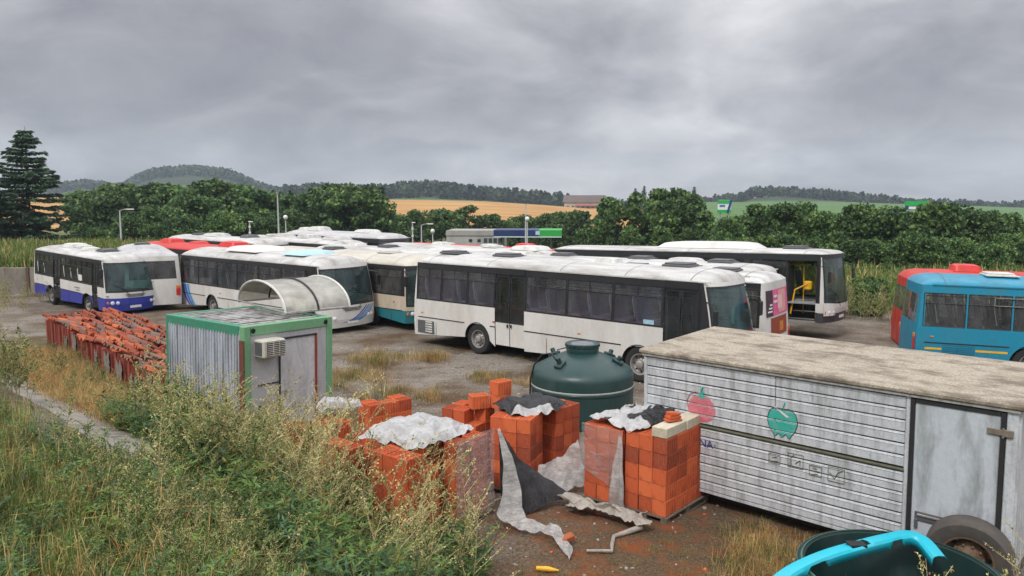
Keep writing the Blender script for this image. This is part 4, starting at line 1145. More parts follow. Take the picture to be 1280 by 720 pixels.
def pallet(x, y, z, yaw, lx, ly, label):
    """corner at (x, y)"""
    p = thing('wooden_pallet', label, 'pallet', (x, y, z), yaw)
    key = (round(lx, 2), round(ly, 2))
    if key not in ME_PAL:
        L_ = []
        a = MB()
        for k in range(5): a.box((lx * (k + .5) / 5, ly / 2, .108), (lx / 5 - .02, ly, .022))
        L_.append(('deck', a))
        a = MB()
        for k in range(3): 
            for q in range(3): a.box((.06 + (lx - .12) * q / 2, .05 + (ly - .1) * k / 2, .055), (.11, .09, .082))
            a.box((lx / 2, .05 + (ly - .1) * k / 2, .007), (lx, .09, .014))
        L_.append(('runner', a)); ME_PAL[key] = []
        for n, a in L_:
            o = a.build(n, M_WOOD); ME_PAL[key].append((n, o.data)); bpy.data.objects.remove(o)
    for n, me in ME_PAL[key]:
        o = bpy.data.objects.new(n, me); COL.objects.link(o); o.parent = p
    return p
def stack(cx, cy, yaw, nx, ny, nl, where, rot=0, skip=(), top_skip=0.0, pal=True, gap=.004, jitter=.006, xback=False):
    """outer shell of a block stack; local x runs right and back, y runs left and back"""
    a = R(yaw); ux = Vector((math.cos(a), math.sin(a), 0)); uy = Vector((-math.sin(a), math.cos(a), 0))
    dx, dy = (BX + gap, BY + gap) if not rot else (BY + gap, BX + gap)
    mid = Vector((cx, cy, 0)) + ux * nx * dx / 2 + uy * ny * dy / 2
    z0 = gz(mid.x, mid.y) + .01
    if pal: pallet(cx - ux.x * .03 - uy.x * .03, cy - ux.y * .03 - uy.y * .03, z0 - .02, a, nx * dx + .06, ny * dy + .06, 'wooden pallet under the stack ' + where)
    for l in range(nl):
        for i in range(nx):
            for j in range(ny):
                top = l == nl - 1
                outer = i == 0 or j == 0
                if not (outer or top or (l == nl - 2 and top_skip > 0)): continue
                if (i, j, l) in skip: continue
                if top and top_skip and rnd.random() < top_skip: continue
                p = Vector((cx, cy, 0)) + ux * (i + .5) * dx + uy * (j + .5) * dy
                clay_block((p.x + rnd.uniform(-jitter, jitter), p.y + rnd.uniform(-jitter, jitter), z0 + .10 + l * BH), (0, 0, a + (R(90) if rot else 0) + R(rnd.uniform(-.8, .8))),
                           'clay block in the stack ' + where, 'clay blocks in the stack ' + where)
    return z0 + .10 + nl * BH, ux, uy, z0
W_R1 = 'nearest the trailer with pale blocks on top'
W_R2 = 'second from the trailer, half wrapped in clear film'
W_B = 'just left of the water tank, narrow and tall'
W_C = 'beside the hanging black sheet'
W_C2 = 'behind the black sheet with loose blocks on it'
W_D = 'wrapped in streaky clear film'
W_E = 'at the front left behind the tall weeds'
W_F = 'standing before the corner of the green cabin'
W_F2 = 'amid the weeds, left of the white sheet'
W_G = 'at the back, behind the white sheet'
zR1, ux, uy, zg = stack(2.25, 10.83, 49, 4, 3, 5, W_R1)
stack(2.25 + uy.x * .76, 10.83 + uy.y * .76, 49.5, 4, 3, 5, W_R2, top_skip=.1)
stack(.74, 12.7, 49, 3, 2, 5, W_B, rot=1)
stack(.30, 11.98, 70, 2, 3, 5, W_C, top_skip=.15)
zC2, *_ = stack(-.62, 12.75, 60, 2, 3, 5, W_C2, top_skip=.35)
stack(-.80, 10.58, 53, 2, 4, 5, W_D, gap=.09, jitter=.003)
stack(-1.42, 9.98, 52, 2, 3, 5, W_E, top_skip=.12)
stack(-3.5, 12.6, 46, 3, 3, 4, W_F, top_skip=.12)
stack(-2.5, 11.35, 50, 3, 3, 4, W_F2, top_skip=.25)
stack(-2.75, 14.5, 40, 3, 2, 4, W_G, top_skip=.3)
# loose blocks
def loose(x, y, z, rot, lab): clay_block((x, y, z), rot, lab, None)
loose(-.58, 13.1, zC2 + .0, (0, 0, R(20)), 'orange clay block standing alone, leftmost on the stack behind the black sheet')
loose(-.20, 13.15, zC2 + .0, (0, 0, R(50)), 'orange clay block, lower of two stacked at the back by the black sheet')
loose(-.20, 13.15, zC2 + BH, (0, 0, R(42)), 'orange clay block, upper of two stacked at the back by the black sheet')
loose(.08, 12.75, zC2 - .02, (R(90), 0, R(65)), 'orange clay block lying on its side next to the black crumpled sheet')
for o in bpy.data.objects:
    if o.name.startswith('clay_block') and 'group' in o and o['group'] is None: del o['group']
# pale concrete blocks and a broken brick on the nearest stack
M_CONC = paint('pale_concrete', (.58, .53, .40), .9, (.3, .27, .19), .6, 7, (1, 1, 1), vary=.12, bump=.4, fine=40)
for k, lab in enumerate(('pale beige concrete block at the front corner of the nearest brick stack', 'pale beige concrete block, rear one on the nearest brick stack')):
    p = Vector((2.25, 10.83, 0)) + ux * (.30 + .60 * k) + uy * .14
    m = MB(); m.box((0, 0, .075), (.585, .25, .15), bev=.008); o = m.build('concrete_block', M_CONC, None, None, (p.x, p.y, zR1 + .003), (0, 0, R(49 + 2 * k))); tag(o, lab, 'concrete block', 'concrete blocks on the brick stack')
p = Vector((2.25, 10.83, 0)) + ux * .42 + uy * .15
m = MB()
for k in range(3): m.box((.0, .0, .03 + k * .045), (.26 - .035 * k, .12, .03)); m.box((-.02 * k, 0, .05 + k * .045), (.2 - .04 * k, .1, .016))
o = m.build('broken_brick', M_CLAY, None, None, (p.x, p.y, zR1 + .155), (0, R(4), R(30))); tag(o, 'broken piece of orange hollow brick lying on the pale concrete blocks', 'brick')
m = MB(); m.box((0, 0, .045), (.24, .115, .07), bev=.006)
o = m.build('loose_brick', paint('brown_brick', (.36, .10, .035), .85, (.2, .06, .03), .6, 9), None, None, (.74, 10.12, gz(.74, 10.12) + .05), (R(8), R(-12), R(25))); tag(o, 'single brown brick lying in the film on the bare ground', 'brick')

# ------------------------------------------------------------------ plastic sheets
def sheet_mat(name, col, rough, trans=0.0, crease=.0):
    m, nt, b = new_mat(name)
    nz = noise_tex(nt, 7, (1, 1, 1), 6, .7)
    c = mixc(nt, ramp(nt, nz, .35, .7), tuple(x * .7 for x in col), tuple(min(1, x * 1.2) for x in col))
    nt.links.new(c, b.inputs['Base Color']); b.inputs['Roughness'].default_value = rough
    bp = N(nt, 'ShaderNodeBump'); bp.inputs['Strength'].default_value = .9; bp.inputs['Distance'].default_value = .04
    n2 = noise_tex(nt, 14, (1, 1, .6), 6, .75); nt.links.new(n2, bp.inputs['Height']); nt.links.new(bp.outputs['Normal'], b.inputs['Normal'])
    if trans:
        out = nt.nodes['Material Output']; tr = N(nt, 'ShaderNodeBsdfTransparent')
        mx = N(nt, 'ShaderNodeMixShader')
        st_ = noise_tex(nt, 9, (.6, .6, 3.5), 6, .7, 'Object', 1.2)
        f = ramp(nt, st_, .3, .72, (trans + .15,) * 3 + (1,), (max(0, trans - .45),) * 3 + (1,))
        nt.links.new(f, mx.inputs[0]); nt.links.new(b.outputs[0], mx.inputs[1]); nt.links.new(tr.outputs[0], mx.inputs[2]); nt.links.new(mx.outputs[0], out.inputs['Surface'])
    return m
M_SHW = sheet_mat('white_plastic_sheet', (.50, .50, .495), .4)
M_SHG = sheet_mat('grey_clear_film', (.52, .51, .49), .16, .36)
M_SHB = sheet_mat('black_plastic_sheet', (.016, .017, .019), .18)
M_WRAP = sheet_mat('stretch_film', (.60, .55, .53), .25, .85)
M_SHD = sheet_mat('dirty_white_film', (.40, .36, .31), .45)
def crease(p, f):
    v = Vector(p) * f
    return (1 - abs(noise.noise(v)) * 2) * .6 + (1 - abs(noise.noise(v * 2.3 + Vector((5, 2, 1)))) * 2) * .3 + noise.noise(v * 5) * .2
def sheet(name, label, fn, nu, nv, mats, amp=.05, freq=3.0, pick=None, cat='plastic sheet', edge=.0, smooth=35):
    m = MB(); vs = []; 
    for i in range(nu + 1):
        for j in range(nv + 1):
            p = Vector(fn(i / nu, j / nv)); c = crease(p, freq)
            d = Vector((noise.noise(p * freq * .6 + Vector((9, 0, 0))), noise.noise(p * freq * .6 + Vector((0, 9, 0))), 0)) * amp * .6
            vs.append(p + d + Vector((0, 0, c * amp)))
    fs = []; mi = []
    for i in range(nu):
        for j in range(nv):
            a = i * (nv + 1) + j; fs.append((a, a + nv + 1, a + nv + 2, a + 1)); mi.append(pick(i / nu, j / nv) if pick else 0)
    m.v = [tuple(v) for v in vs]; m.f = fs; m.m = mi
    c = sum(vs, Vector()) / len(vs)
    m.v = [tuple(Vector(v) - c) for v in m.v]
    o = m.build(name, mats, None, 180, c)
    sb = o.modifiers.new('soft', 'SUBSURF'); sb.levels = 1; sb.render_levels = 1
    return tag(o, label, cat)
def drape(cx, cy, z, yaw, lx, ly, drop, warp=.12):
    a = R(yaw); ca, sa = math.cos(a), math.sin(a)
    def fn(u, v):
        x = (u - .5) * lx; y = (v - .5) * ly
        wob = 1 + warp * noise.noise((u * 3 + cx, v * 3 + cy, 2))
        x *= wob; y *= wob
        e = max(abs(2 * u - 1), abs(2 * v - 1))
        return (cx + ca * x - sa * y, cy + sa * x + ca * y, z - drop * max(0, e - .55) ** 1.5 * 2.2 + .06 * noise.noise((u * 2.2, v * 2.2, cx)))
    return fn
zt = zR1
sheet('plastic_sheet', 'crumpled white plastic sheet bulging over the brick stacks in the weeds', drape(-1.42, 11.25, zt + .10, 50, 1.35, 1.25, .22), 46, 40, [M_SHW], .10, 3.2)
sheet('plastic_sheet', 'black and silver plastic sheet crumpled on top of the nearest brick stacks', drape(2.0, 11.9, zt + .10, 40, 1.25, .95, .15), 44, 34, [M_SHW, M_SHB], .10, 3.5, lambda u, v: 1 if (v < .38 and .25 < u < .85) or noise.noise((u * 4, v * 4, 1)) > .28 else 0)
sheet('plastic_sheet', 'black plastic sheet with a white edge crumpled on the narrow tall stack', drape(.30, 12.75, zt + .07, 30, 1.05, .8, .2), 36, 28, [M_SHB, M_SHW], .10, 3.5, lambda u, v: 1 if v < .12 and u < .7 else 0)
def hang(top, bot, bulge=(0, 0, 0), pw=1.0):
    def L3(pts, t):
        n = len(pts) - 1; i = min(n - 1, int(t * n)); return Vector(pts[i]).lerp(Vector(pts[i + 1]), t * n - i)
    def fn(u, v):
        p = L3(top, u).lerp(L3(bot, u), v ** pw); return p + Vector(bulge) * math.sin(math.pi * v) + Vector((.03 * math.sin(u * 21), .03 * math.cos(u * 17), 0)) * v
    return fn
g0 = gz(0, 11.3)
sheet('plastic_sheet', 'black plastic sheet hanging between two brick stacks down to the ground', hang([(-.22, 11.42, 1.55), (-.05, 11.5, 1.35), (.1, 11.7, 1.0)], [(-.16, 11.25, g0 + .03), (.2, 11.15, g0 + .02), (.95, 11.6, g0 + .12)]), 26, 30, [M_SHB], .05, 2.5)
TRAIL = [(-.2, 11.25, 1.62), (-.06, 11.12, 1.2), (.0, 11.0, .75), (-.05, 10.85, g0 + .16), (.12, 10.55, g0 + .10), (.42, 10.42, g0 + .1), (.62, 10.25, g0 + .14), (.70, 10.0, g0 + .06), (.78, 9.7, g0 + .04)]
def trail(u, v):
    k = min(7, int(v * 8)); c = Vector(TRAIL[k]).lerp(Vector(TRAIL[k + 1]), v * 8 - k)
    wd = interp([(0, .04), (.2, .25), (.38, .46), (.5, .3), (.62, .16), (.8, .3), (1, .16)], v)
    return c + Vector((.82, .3, .1)).lerp(Vector((.3, .9, .3)), sst(.4, .6, v)) * (u - .5) * wd
sheet('plastic_film', 'long strip of clear grey film hanging and trailing over the ground to a brick', trail, 14, 70, [M_SHG], .06, 5)
sheet('plastic_film', 'crumpled dirty white film lying on the ground in front of the half wrapped stack', lambda u, v: (lerp(.78, 1.92, u) + .08 * math.sin(v * 9), lerp(11.42, 10.62, u) + (v - .5) * (.36 + .12 * math.sin(u * 9)) - .0, g0 + .10 + .1 * math.sin(math.pi * v) * (.6 + .4 * math.sin(u * 13))), 50, 22, [M_SHD], .11, 5)
m = MB(); pts = [(1.85, 10.55, g0 + .08), (1.62, 10.42, g0 + .06), (1.42, 10.3, g0 + .05), (1.36, 10.02, g0 + .05), (1.34, 9.85, g0 + .05), (1.0, 9.86, g0 + .05)]
m.tube([Vector(p) for p in pts], [.045, .04, .03, .03, .028, .02], 7); o = m.build('plastic_film', M_SHD, None, 60); tag(o, 'twisted cord of white film on the bare ground before the nearest stack', 'plastic film')
p1 = Vector((2.25, 10.83, 0)) + uy * .74
nx_ = -ux
sheet('plastic_film', 'grey film strip hanging in the joint between the two nearest brick stacks', hang([tuple(p1 + nx_ * .05 - uy * .02 + Vector((0, 0, 1.5))), tuple(p1 + nx_ * .05 + uy * .04 + Vector((0, 0, 1.5)))], [tuple(p1 + nx_ * .14 - uy * .16 + Vector((0, 0, g0 + .02))), tuple(p1 + nx_ * .16 + uy * .2 + Vector((0, 0, g0 + .02)))], tuple(nx_ * .05)), 8, 40, [M_SHG], .04, 5)
sheet('stretch_film', 'torn clear stretch film over the face of the half wrapped brick stack', lambda u, v: tuple(p1 + nx_ * .035 + uy * lerp(.0, .76, u) + Vector((0, 0, lerp(1.58, lerp(.58, .86, u), v)))), 24, 24, [M_WRAP], .02, 6, cat='plastic film')
pd = Vector((-.80, 10.58, 0)); ad = R(53); dx_ = Vector((math.cos(ad), math.sin(ad), 0)); dyv = Vector((math.sin(ad), -math.cos(ad), 0))
sheet('stretch_film', 'streaky clear stretch film wrapped round the brick stack beside the hanging black sheet', lambda u, v: tuple(pd + dyv * .04 + dx_ * lerp(-.03, .84, u) + Vector((0, 0, lerp(1.66, g0 + .12, v)))), 30, 36, [sheet_mat('streaky_stretch_film', (.66, .56, .53), .25, .72)], .02, 5, cat='plastic film')
sheet('plastic_film', 'pale grey film bunched at the foot of the narrow tall stack', hang([(.42, 12.2, g0 + .42), (.8, 12.5, .75), (1.12, 12.6, 1.05)], [(.45, 11.85, g0 + .02), (.85, 11.95, g0 + .04), (1.2, 12.2, g0 + .06)]), 26, 18, [M_SHG], .07, 5)
sheet('plastic_scrap', 'white torn plastic scrap on blocks beside the green cabin', drape(-3.15, 13.7, 1.42, 20, .8, .35, .2), 24, 12, [M_SHW], .09, 6)
m = MB(); m.tube([(.02, 9.42, 0), (.16, 9.36, .02), (.3, 9.36, .0)], [.03, .035, .01], 8); o = m.build('yellow_scrap', M_YEL, None, 60, (.30, .02, gz(.3, 9.4) + .04)); tag(o, 'small yellow plastic scrap on the ground at the bottom edge', 'plastic scrap')

# ------------------------------------------------------------------ roof tiles on pallets
def tile_mat():
    m, nt, b = new_mat('old_roof_tile_clay')
    oi = N(nt, 'ShaderNodeObjectInfo')
    r = N(nt, 'ShaderNodeValToRGB'); e = r.color_ramp.elements
    e[0].position = 0; e[0].color = (.16, .11, .09, 1); e[1].position = 1; e[1].color = (.58, .17, .07, 1)
    x = e.new(.35); x.color = (.26, .17, .13, 1); x = e.new(.45); x.color = (.27, .065, .04, 1); x = e.new(.75); x.color = (.46, .12, .05, 1)
    nt.links.new(oi.outputs['Random'], r.inputs['Fac'])
    n1 = noise_tex(nt, 4, (1, 1, 1), 6, .7)
    c = mixc(nt, ramp(nt, n1, .55, .72), r.outputs['Color'], (.30, .25, .21))
    nt.links.new(c, b.inputs['Base Color']); b.inputs['Roughness'].default_value = .85
    return m
M_TILE = tile_mat()
def tile_mesh(seed):
    m = MB(); W_, H_ = .32, .34; th = .018
    f = lambda u: .045 * math.sin(u * 2 * math.pi * 1.5 + seed)
    n = 12
    m.grid(lambda i, j: ((i - .5) * W_, f(i) + th / 2, j * H_), n, 1)
    m.grid(lambda i, j: ((i - .5) * W_, f(i) - th / 2, j * H_), n, 1, flip=True)
    for z in (0, H_): m.grid(lambda i, j, z=z: ((i - .5) * W_, f(i) + (j - .5) * th, z), n, 1, flip=z == 0)
    for i in (0, 1): m.grid(lambda a, j, i=i: ((i - .5) * W_, f(i) + (j - .5) * th, a * H_), 1, 1)
    o = m.build('roof_tile', M_TILE); me = o.data; bpy.data.objects.remove(o); return me
ME_TILE = [tile_mesh(s) for s in (0, 1.2, 2.6)]
M_TST = paint('stacked_tile_edges', (.34, .06, .034), .85, (.13, .04, .03), .8, 3, (4, 4, .5), lo=.4, hi=.65, vary=.25)
M_TPL = sheet_mat('torn_pale_pallet_hood', (.27, .25, .225), .5)
du = Vector((-.66, .751, 0)); dv = Vector((.751, .66, 0)); org = Vector((-7.5, 16.75, 0))
tyaw = math.atan2(du.y, du.x)
ntile = 0; rest = MB()
PW, PD_ = 1.05, 1.18
WORD = ['nearest the green cabin', 'second from the green cabin', 'third from the green cabin', 'fourth from the green cabin', 'fifth from the green cabin', 'sixth from the green cabin', 'seventh from the green cabin', 'fourth from the far end', 'third from the far end', 'second from the far end', 'at the far end by the small bus']
for row in range(11):
    for colm in range(2):
        c = org + du * (row * 1.27 + .6) + dv * (colm * 1.18 + .55)
        z = gz(c.x, c.y)
        lane = 'front lane' if colm == 0 else 'back lane'
        hgt = max(.85, min(1.25, 1.2 - .018 * row - z * .6)) + rnd.uniform(-.06, .05)
        tp = thing('tile_pallet', 'pallet of old red roof tiles, %s, %s' % (lane, WORD[row]), 'tile pallet', (c.x, c.y, z), tyaw + R(rnd.uniform(-2.5, 2.5)), 'pallets of old roof tiles')
        m = MB()
        for k in range(4): m.box((0, -PD_ / 2 + .1 + k * (PD_ - .2) / 3, .09), (PW, .1, .022))
        for k in range(3): m.box((-PW / 2 + .06 + k * (PW - .12) / 2, 0, .04), (.1, PD_, .075))
        m.build('pallet_base', M_WOOD, tp)
        m = MB()     # lower layers: upright tiles seen edge on
        nn = 17
        zsp = (.10, .10 + (hgt - .1) * .5, hgt - .12)
        for l in range(2):
            for side in (-1, 1):
                for k in range(nn):
                    x = -PW / 2 + PW * (k + .5) / nn
                    m.box((x, side * (PD_ / 2 - .2 - .02 * rnd.random()), (zsp[l] + zsp[l + 1]) / 2), (PW / nn * .62, .36, zsp[l + 1] - zsp[l] - .012))
            for s2 in (-1, 1):
                for k in range(nn):
                    y = -PD_ / 2 + PD_ * (k + .5) / nn
                    m.box((s2 * (PW / 2 - .12 - .02 * rnd.random()), y, (zsp[l] + zsp[l + 1]) / 2), (.2, PD_ / nn * .6, zsp[l + 1] - zsp[l] - .014))
        m.box((0, 0, hgt / 2 - .05), (PW - .12, PD_ - .12, hgt - .25))
        m.build('tile_stack', M_TST, tp)
        if rnd.random() < .75:
            # torn remains of the shrink hood on the outer face
            hm = MB(); y0 = rnd.uniform(-.55, 0); w_ = rnd.uniform(.25, .6); zz = rnd.uniform(.55, .95)
            hm.grid(lambda i, j: (rnd.uniform(-.015, .02) + (-PW / 2 + w_ * i + .1), PD_ / 2 + .02 + .03 * rnd.random(), lerp(.12 + .15 * rnd.random(), zz + .1 * math.sin(i * 9), j)), 9, 7); 
            hm.build('torn_hood', M_TPL, tp, 40)
        # top layer: loose upright and toppled tiles
        nt_ = 13
        for q in range(3):
            for k in range(5):
                lx = -PW / 2 + .18 + q * .34 + rnd.uniform(-.03, .03); ly = -PD_ / 2 + .02 + k * .235 + rnd.uniform(-.04, .04)
                tilt = rnd.gauss(-68, 9); rz = rnd.gauss(0, 7) + (90 if rnd.random() < .06 else 0)
                M4 = Matrix.Translation(c + Vector((0, 0, z + hgt - .10 + rnd.uniform(0, .05)))) @ Matrix.Rotation(tp.rotation_euler[2], 4, 'Z') @ Matrix.Translation((lx, ly, 0)) @ Matrix.Rotation(R(rz), 4, 'Z') @ Matrix.Rotation(R(tilt), 4, 'X') @ Matrix.Rotation(R(rnd.gauss(0, 7)), 4, 'Y')
                me = rnd.choice(ME_TILE)
                if ntile < 280:
                    o = bpy.data.objects.new('roof_tile', me); COL.objects.link(o); o.matrix_world = M4; ntile += 1
                    tag(o, 'old red roof tile on the %s pallet, %s' % (lane, WORD[row]), 'roof tile', 'roof tiles on the pallet in the %s, %s' % (lane, WORD[row]))
                else:
                    rest.add([tuple(v.co) for v in me.vertices], [tuple(p.vertices) for p in me.polygons], rnd.randrange(4), M4)
def tcol(n, c): return paint(n, c, .85, (.18, .15, .13), .6, 4, (1, 1, 1))
o = rest.build('roof_tiles', [tcol('tile_orange', (.48, .12, .045)), tcol('tile_red', (.32, .065, .03)), tcol('tile_brown', (.18, .06, .04)), tcol('tile_rust', (.42, .11, .05))]); o['kind'] = 'stuff'
tag(o, 'loose old roof tiles on the farther pallets towards the small bus', 'roof tiles')
# ------------------------------------------------------------------ trees
M_BARK = paint('tree_bark', (.11, .085, .065), .9, (.05, .04, .03), .6, 6, (1, 1, .3), vary=.2)
M_LF = [leafy('leaf_mid_green', (.088, .168, .05), .6), leafy('leaf_light_green', (.18, .275, .072), .55), leafy('leaf_dark_green', (.042, .088, .034), .6)]
def px2(x_px, d):  # lateral offset of a picture column at a given depth
    return (x_px - 640) / 960 * d
def tree_meshes(seed, h, rad, nclump, nleaf, leaf, shape='round', trunk_h=.28, gap=.0):
    """tapered trunk with limbs, and a crown of many leaf faces in clumps"""
    rg = np.random.default_rng(seed); r = random.Random(seed)
    t = MB(); limbs = []
    lean = (r.uniform(-.04, .04) * h, r.uniform(-.04, .04) * h)
    spine = [(0, 0, -.1), (lean[0] * .3, lean[1] * .3, h * .3), (lean[0], lean[1], h * .62), (lean[0] * 1.3, lean[1] * 1.3, h * .9)]
    t.tube(spine, [h * .02, h * .016, h * .009, h * .002], 7)
    cl = []
    for k in range(nclump):
        u = rg.random(); 
        if shape == 'round': zc = trunk_h + (1 - trunk_h) * (.10 + .84 * u); rr = rad * math.sqrt(max(.05, 1 - ((zc - .58) / .45) ** 2))
        elif shape == 'tall': zc = trunk_h + (1 - trunk_h) * (.05 + .9 * u); rr = rad * (1.05 - .8 * ((zc - trunk_h) / (1 - trunk_h)) ** 1.6)
        else: zc = .08 + .84 * u; rr = rad * math.sqrt(max(.06, 1 - (max(0, zc - .35) / .65) ** 2))
        a = rg.random() * 6.283; q = rr * math.sqrt(.12 + .88 * rg.random()) * (.82 + .36 * rg.random())
        cl.append((lean[0] * zc + q * math.cos(a), lean[1] * zc + q * math.sin(a), zc * h, rad * (.20 + .22 * rg.random())))
    for k in range(0, min(len(cl), 26), 2):
        c = cl[k]; z0 = max(h * .12, min(c[2] * .62, h * .8)); b = (lean[0] * z0 / h, lean[1] * z0 / h, z0)
        t.tube([b, ((b[0] + c[0]) * .5, (b[1] + c[1]) * .5, (b[2] + c[2]) * .5 - .1), c[:3]], [h * .008, h * .005, h * .0015], 5)
    P = []; MI = []
    per = nleaf // nclump
    for c in cl:
        n = int(per * (.5 + rg.random()))
        d = rg.normal(size=(n, 3)); d /= np.linalg.norm(d, axis=1)[:, None]
        p = np.array(c[:3]) + d * (c[3] * (rg.random(n) ** .45))[:, None] * np.array([1.15, 1.15, .8])
        P.append(p); MI.append(rg.choice(3, n, p=[[.5, .25, .25], [.4, .45, .15], [.35, .1, .55]][rg.integers(3)]))
    P = np.concatenate(P); MI = np.concatenate(MI); n = len(P)
    s = leaf * (.6 + .9 * rg.random(n))
    A = rg.normal(size=(n, 3)); A /= np.linalg.norm(A, axis=1)[:, None]
    B = rg.normal(size=(n, 3)); B -= A * (A * B).sum(1)[:, None]; B /= np.linalg.norm(B, axis=1)[:, None]
    A *= s[:, None] * .62; B *= s[:, None]
    V = np.stack([P - A * .3 - B, P + A, P - A * .3 + B * 1.0, P - A], 1).reshape(-1, 3)
    Q = np.arange(4 * n).reshape(-1, 4)
    co = raw('crown', V, Q, MI, M_LF); to = t.build('trunk', M_BARK)
    r_ = (co.data, to.data); bpy.data.objects.remove(co); bpy.data.objects.remove(to)
    return r_
TREE = {}
def tree(kind, x, y, h, label, group, name='leafy_tree', cat='tree', z=None, wide=1.0):
    if kind not in TREE:
        k, s = kind
        TREE[kind] = {'round': lambda: tree_meshes(s, 8, 2.9, 70, 6500, .26, 'round', .2), 'tall': lambda: tree_meshes(s, 8, 2.1, 60, 5200, .24, 'tall', .12), 'airy': lambda: tree_meshes(s, 8, 2.6, 34, 2300, .25, 'round', .25),
                      'bush': lambda: tree_meshes(s, 8, 3.8, 80, 7200, .27, 'bush', .0)}[k]()
    cm, tm = TREE[kind]
    if z is None: z = gz(x, y)
    o = thing(name, label, cat, (x, y, z - .05), rnd.uniform(0, 6.28), group); sc = h / 8; o.scale = (sc * wide, sc * wide, sc)
    for n, me in (('trunk', tm), ('crown', cm)):
        c = bpy.data.objects.new(n, me); COL.objects.link(c); c.parent = o
    return o
KS = {k: [(k, s) for s in ss] for k, ss in dict(round=(1, 2, 3), tall=(4, 5, 6), airy=(7, 8), bush=(9, 10, 11)).items()}
def place(px, ytop, d, kind, label, group, wide=1.0, name='leafy_tree', cat='tree'):
    x = px2(px, d); z = gz(x, d); top = 5 + (255 - ytop) / 960 * d
    tree(rnd.choice(KS[kind]), x, d, max(1.5, top - z), label, group, name, cat, wide=wide)
# clump at left behind the small bus
G1 = 'trees of the left clump behind the buses'; L1 = 'dense green tree in the left clump, between the spruce and the tall lamp'
for px, yt, d, k in ((112, 236, 108, 'round'), (128, 240, 98, 'bush'), (150, 232, 112, 'round'), (172, 229, 110, 'round'), (190, 246, 96, 'tall'), (200, 228, 114, 'round'), (224, 234, 108, 'round'), (206, 256, 92, 'bush'), (246, 241, 100, 'bush'), (262, 227, 112, 'round'), (275, 226, 106, 'round'), (296, 232, 112, 'round'),
                     (306, 246, 98, 'tall'), (318, 238, 106, 'round'), (334, 236, 112, 'round'), (284, 262, 90, 'bush'), (230, 268, 90, 'bush'), (160, 268, 92, 'bush'), (318, 266, 92, 'bush')):
    place(px, yt, d, k, L1, G1, 1.12)
G2 = 'trees of the middle clump'; L2 = 'tall dark tree in the middle clump right of the tall lamp'
for px, yt, d, k in ((352, 240, 108, 'airy'), (362, 262, 96, 'bush'), (402, 234, 104, 'round'), (416, 230, 106, 'tall'), (430, 238, 100, 'round'), (448, 232, 104, 'round'), (462, 240, 100, 'airy'), (474, 252, 100, 'airy')):
    place(px, yt, d, k, L2, G2, 1.1)
G3 = 'small trees before the wheat field'; L3 = 'small tree standing before the golden wheat field, near the filling station shop'
for px, yt, d, k in ((497, 268, 120, 'bush'), (519, 262, 122, 'tall'), (540, 264, 118, 'airy'), (552, 262, 122, 'round'), (566, 264, 120, 'airy'), (588, 256, 124, 'airy'), (604, 268, 126, 'tall'), (618, 266, 128, 'tall'), (634, 274, 130, 'bush'), (650, 268, 132, 'bush')):
    place(px, yt, d, k, L3, G3)
G4 = 'trees behind the filling station'; L4 = 'green bushy tree behind the green end of the filling station canopy'
for px, yt, d, k in ((668, 272, 130, 'bush'), (686, 266, 128, 'bush'), (704, 264, 126, 'bush'), (722, 264, 112, 'round'), (736, 284, 95, 'bush')):
    place(px, yt, d, k, L4, G4)
G5 = 'trees in front of the farmhouse field'; L5 = 'tall leafy tree right of the farmhouse, with sky showing through its edge'
for px, yt, d, k in ((762, 246, 88, 'tall'), (774, 250, 86, 'airy'), (790, 284, 78, 'airy'), (806, 240, 88, 'airy'), (820, 236, 86, 'tall'), (836, 246, 82, 'round'), (848, 236, 86, 'tall'), (866, 242, 84, 'tall'), (880, 262, 80, 'tall'), (828, 282, 74, 'airy'), (860, 284, 76, 'airy'), (750, 274, 84, 'airy')):
    place(px, yt, d, k, L5, G5)
G6 = 'trees of the long hedge at right'; L6 = 'bushy tree in the long hedge behind the city bus and right hand buses'
for i, px in enumerate(range(896, 1420, 17)):
    yt = rnd.choice([-3, 0, 8, 18]) + interp([(896, 271), (914, 268), (926, 254), (965, 243), (985, 252), (1010, 250), (1040, 262), (1072, 252), (1100, 264), (1140, 264), (1158, 262), (1180, 252), (1215, 258), (1250, 262), (1290, 258), (1420, 262)], px) + rnd.uniform(-3, 8)
    place(px + rnd.uniform(-5, 5), yt, 62 + rnd.uniform(-3, 5), rnd.choice(['tall', 'tall', 'round', 'airy', 'bush']), L6, G6, rnd.uniform(.78, 1.0))
    if i % 2 == 0: place(px + rnd.uniform(-5, 5), rnd.uniform(284, 304), 56 + rnd.uniform(-2, 2), 'bush', L6, G6)
# shrubs on the bank between the city bus and the red bus
for px, yt, d, lab in ((1078, 350, 36.5, 'green shrub right of the dark city bus nose'), (1098, 354, 37.5, 'green shrub next to the red bus tail'), (1088, 382, 34.5, 'low brown green shrub at the edge of the asphalt by the dark city bus')):
    place(px, yt, d, 'bush', lab, None, .9, 'shrub', 'shrub')
for px, yt, d, lab in ((120, 300, 70, 'low shrub under the left tree clump, right of the spruce trunk'),):
    place(px, yt, d, 'bush', lab, None, 1.1, 'shrub', 'shrub')

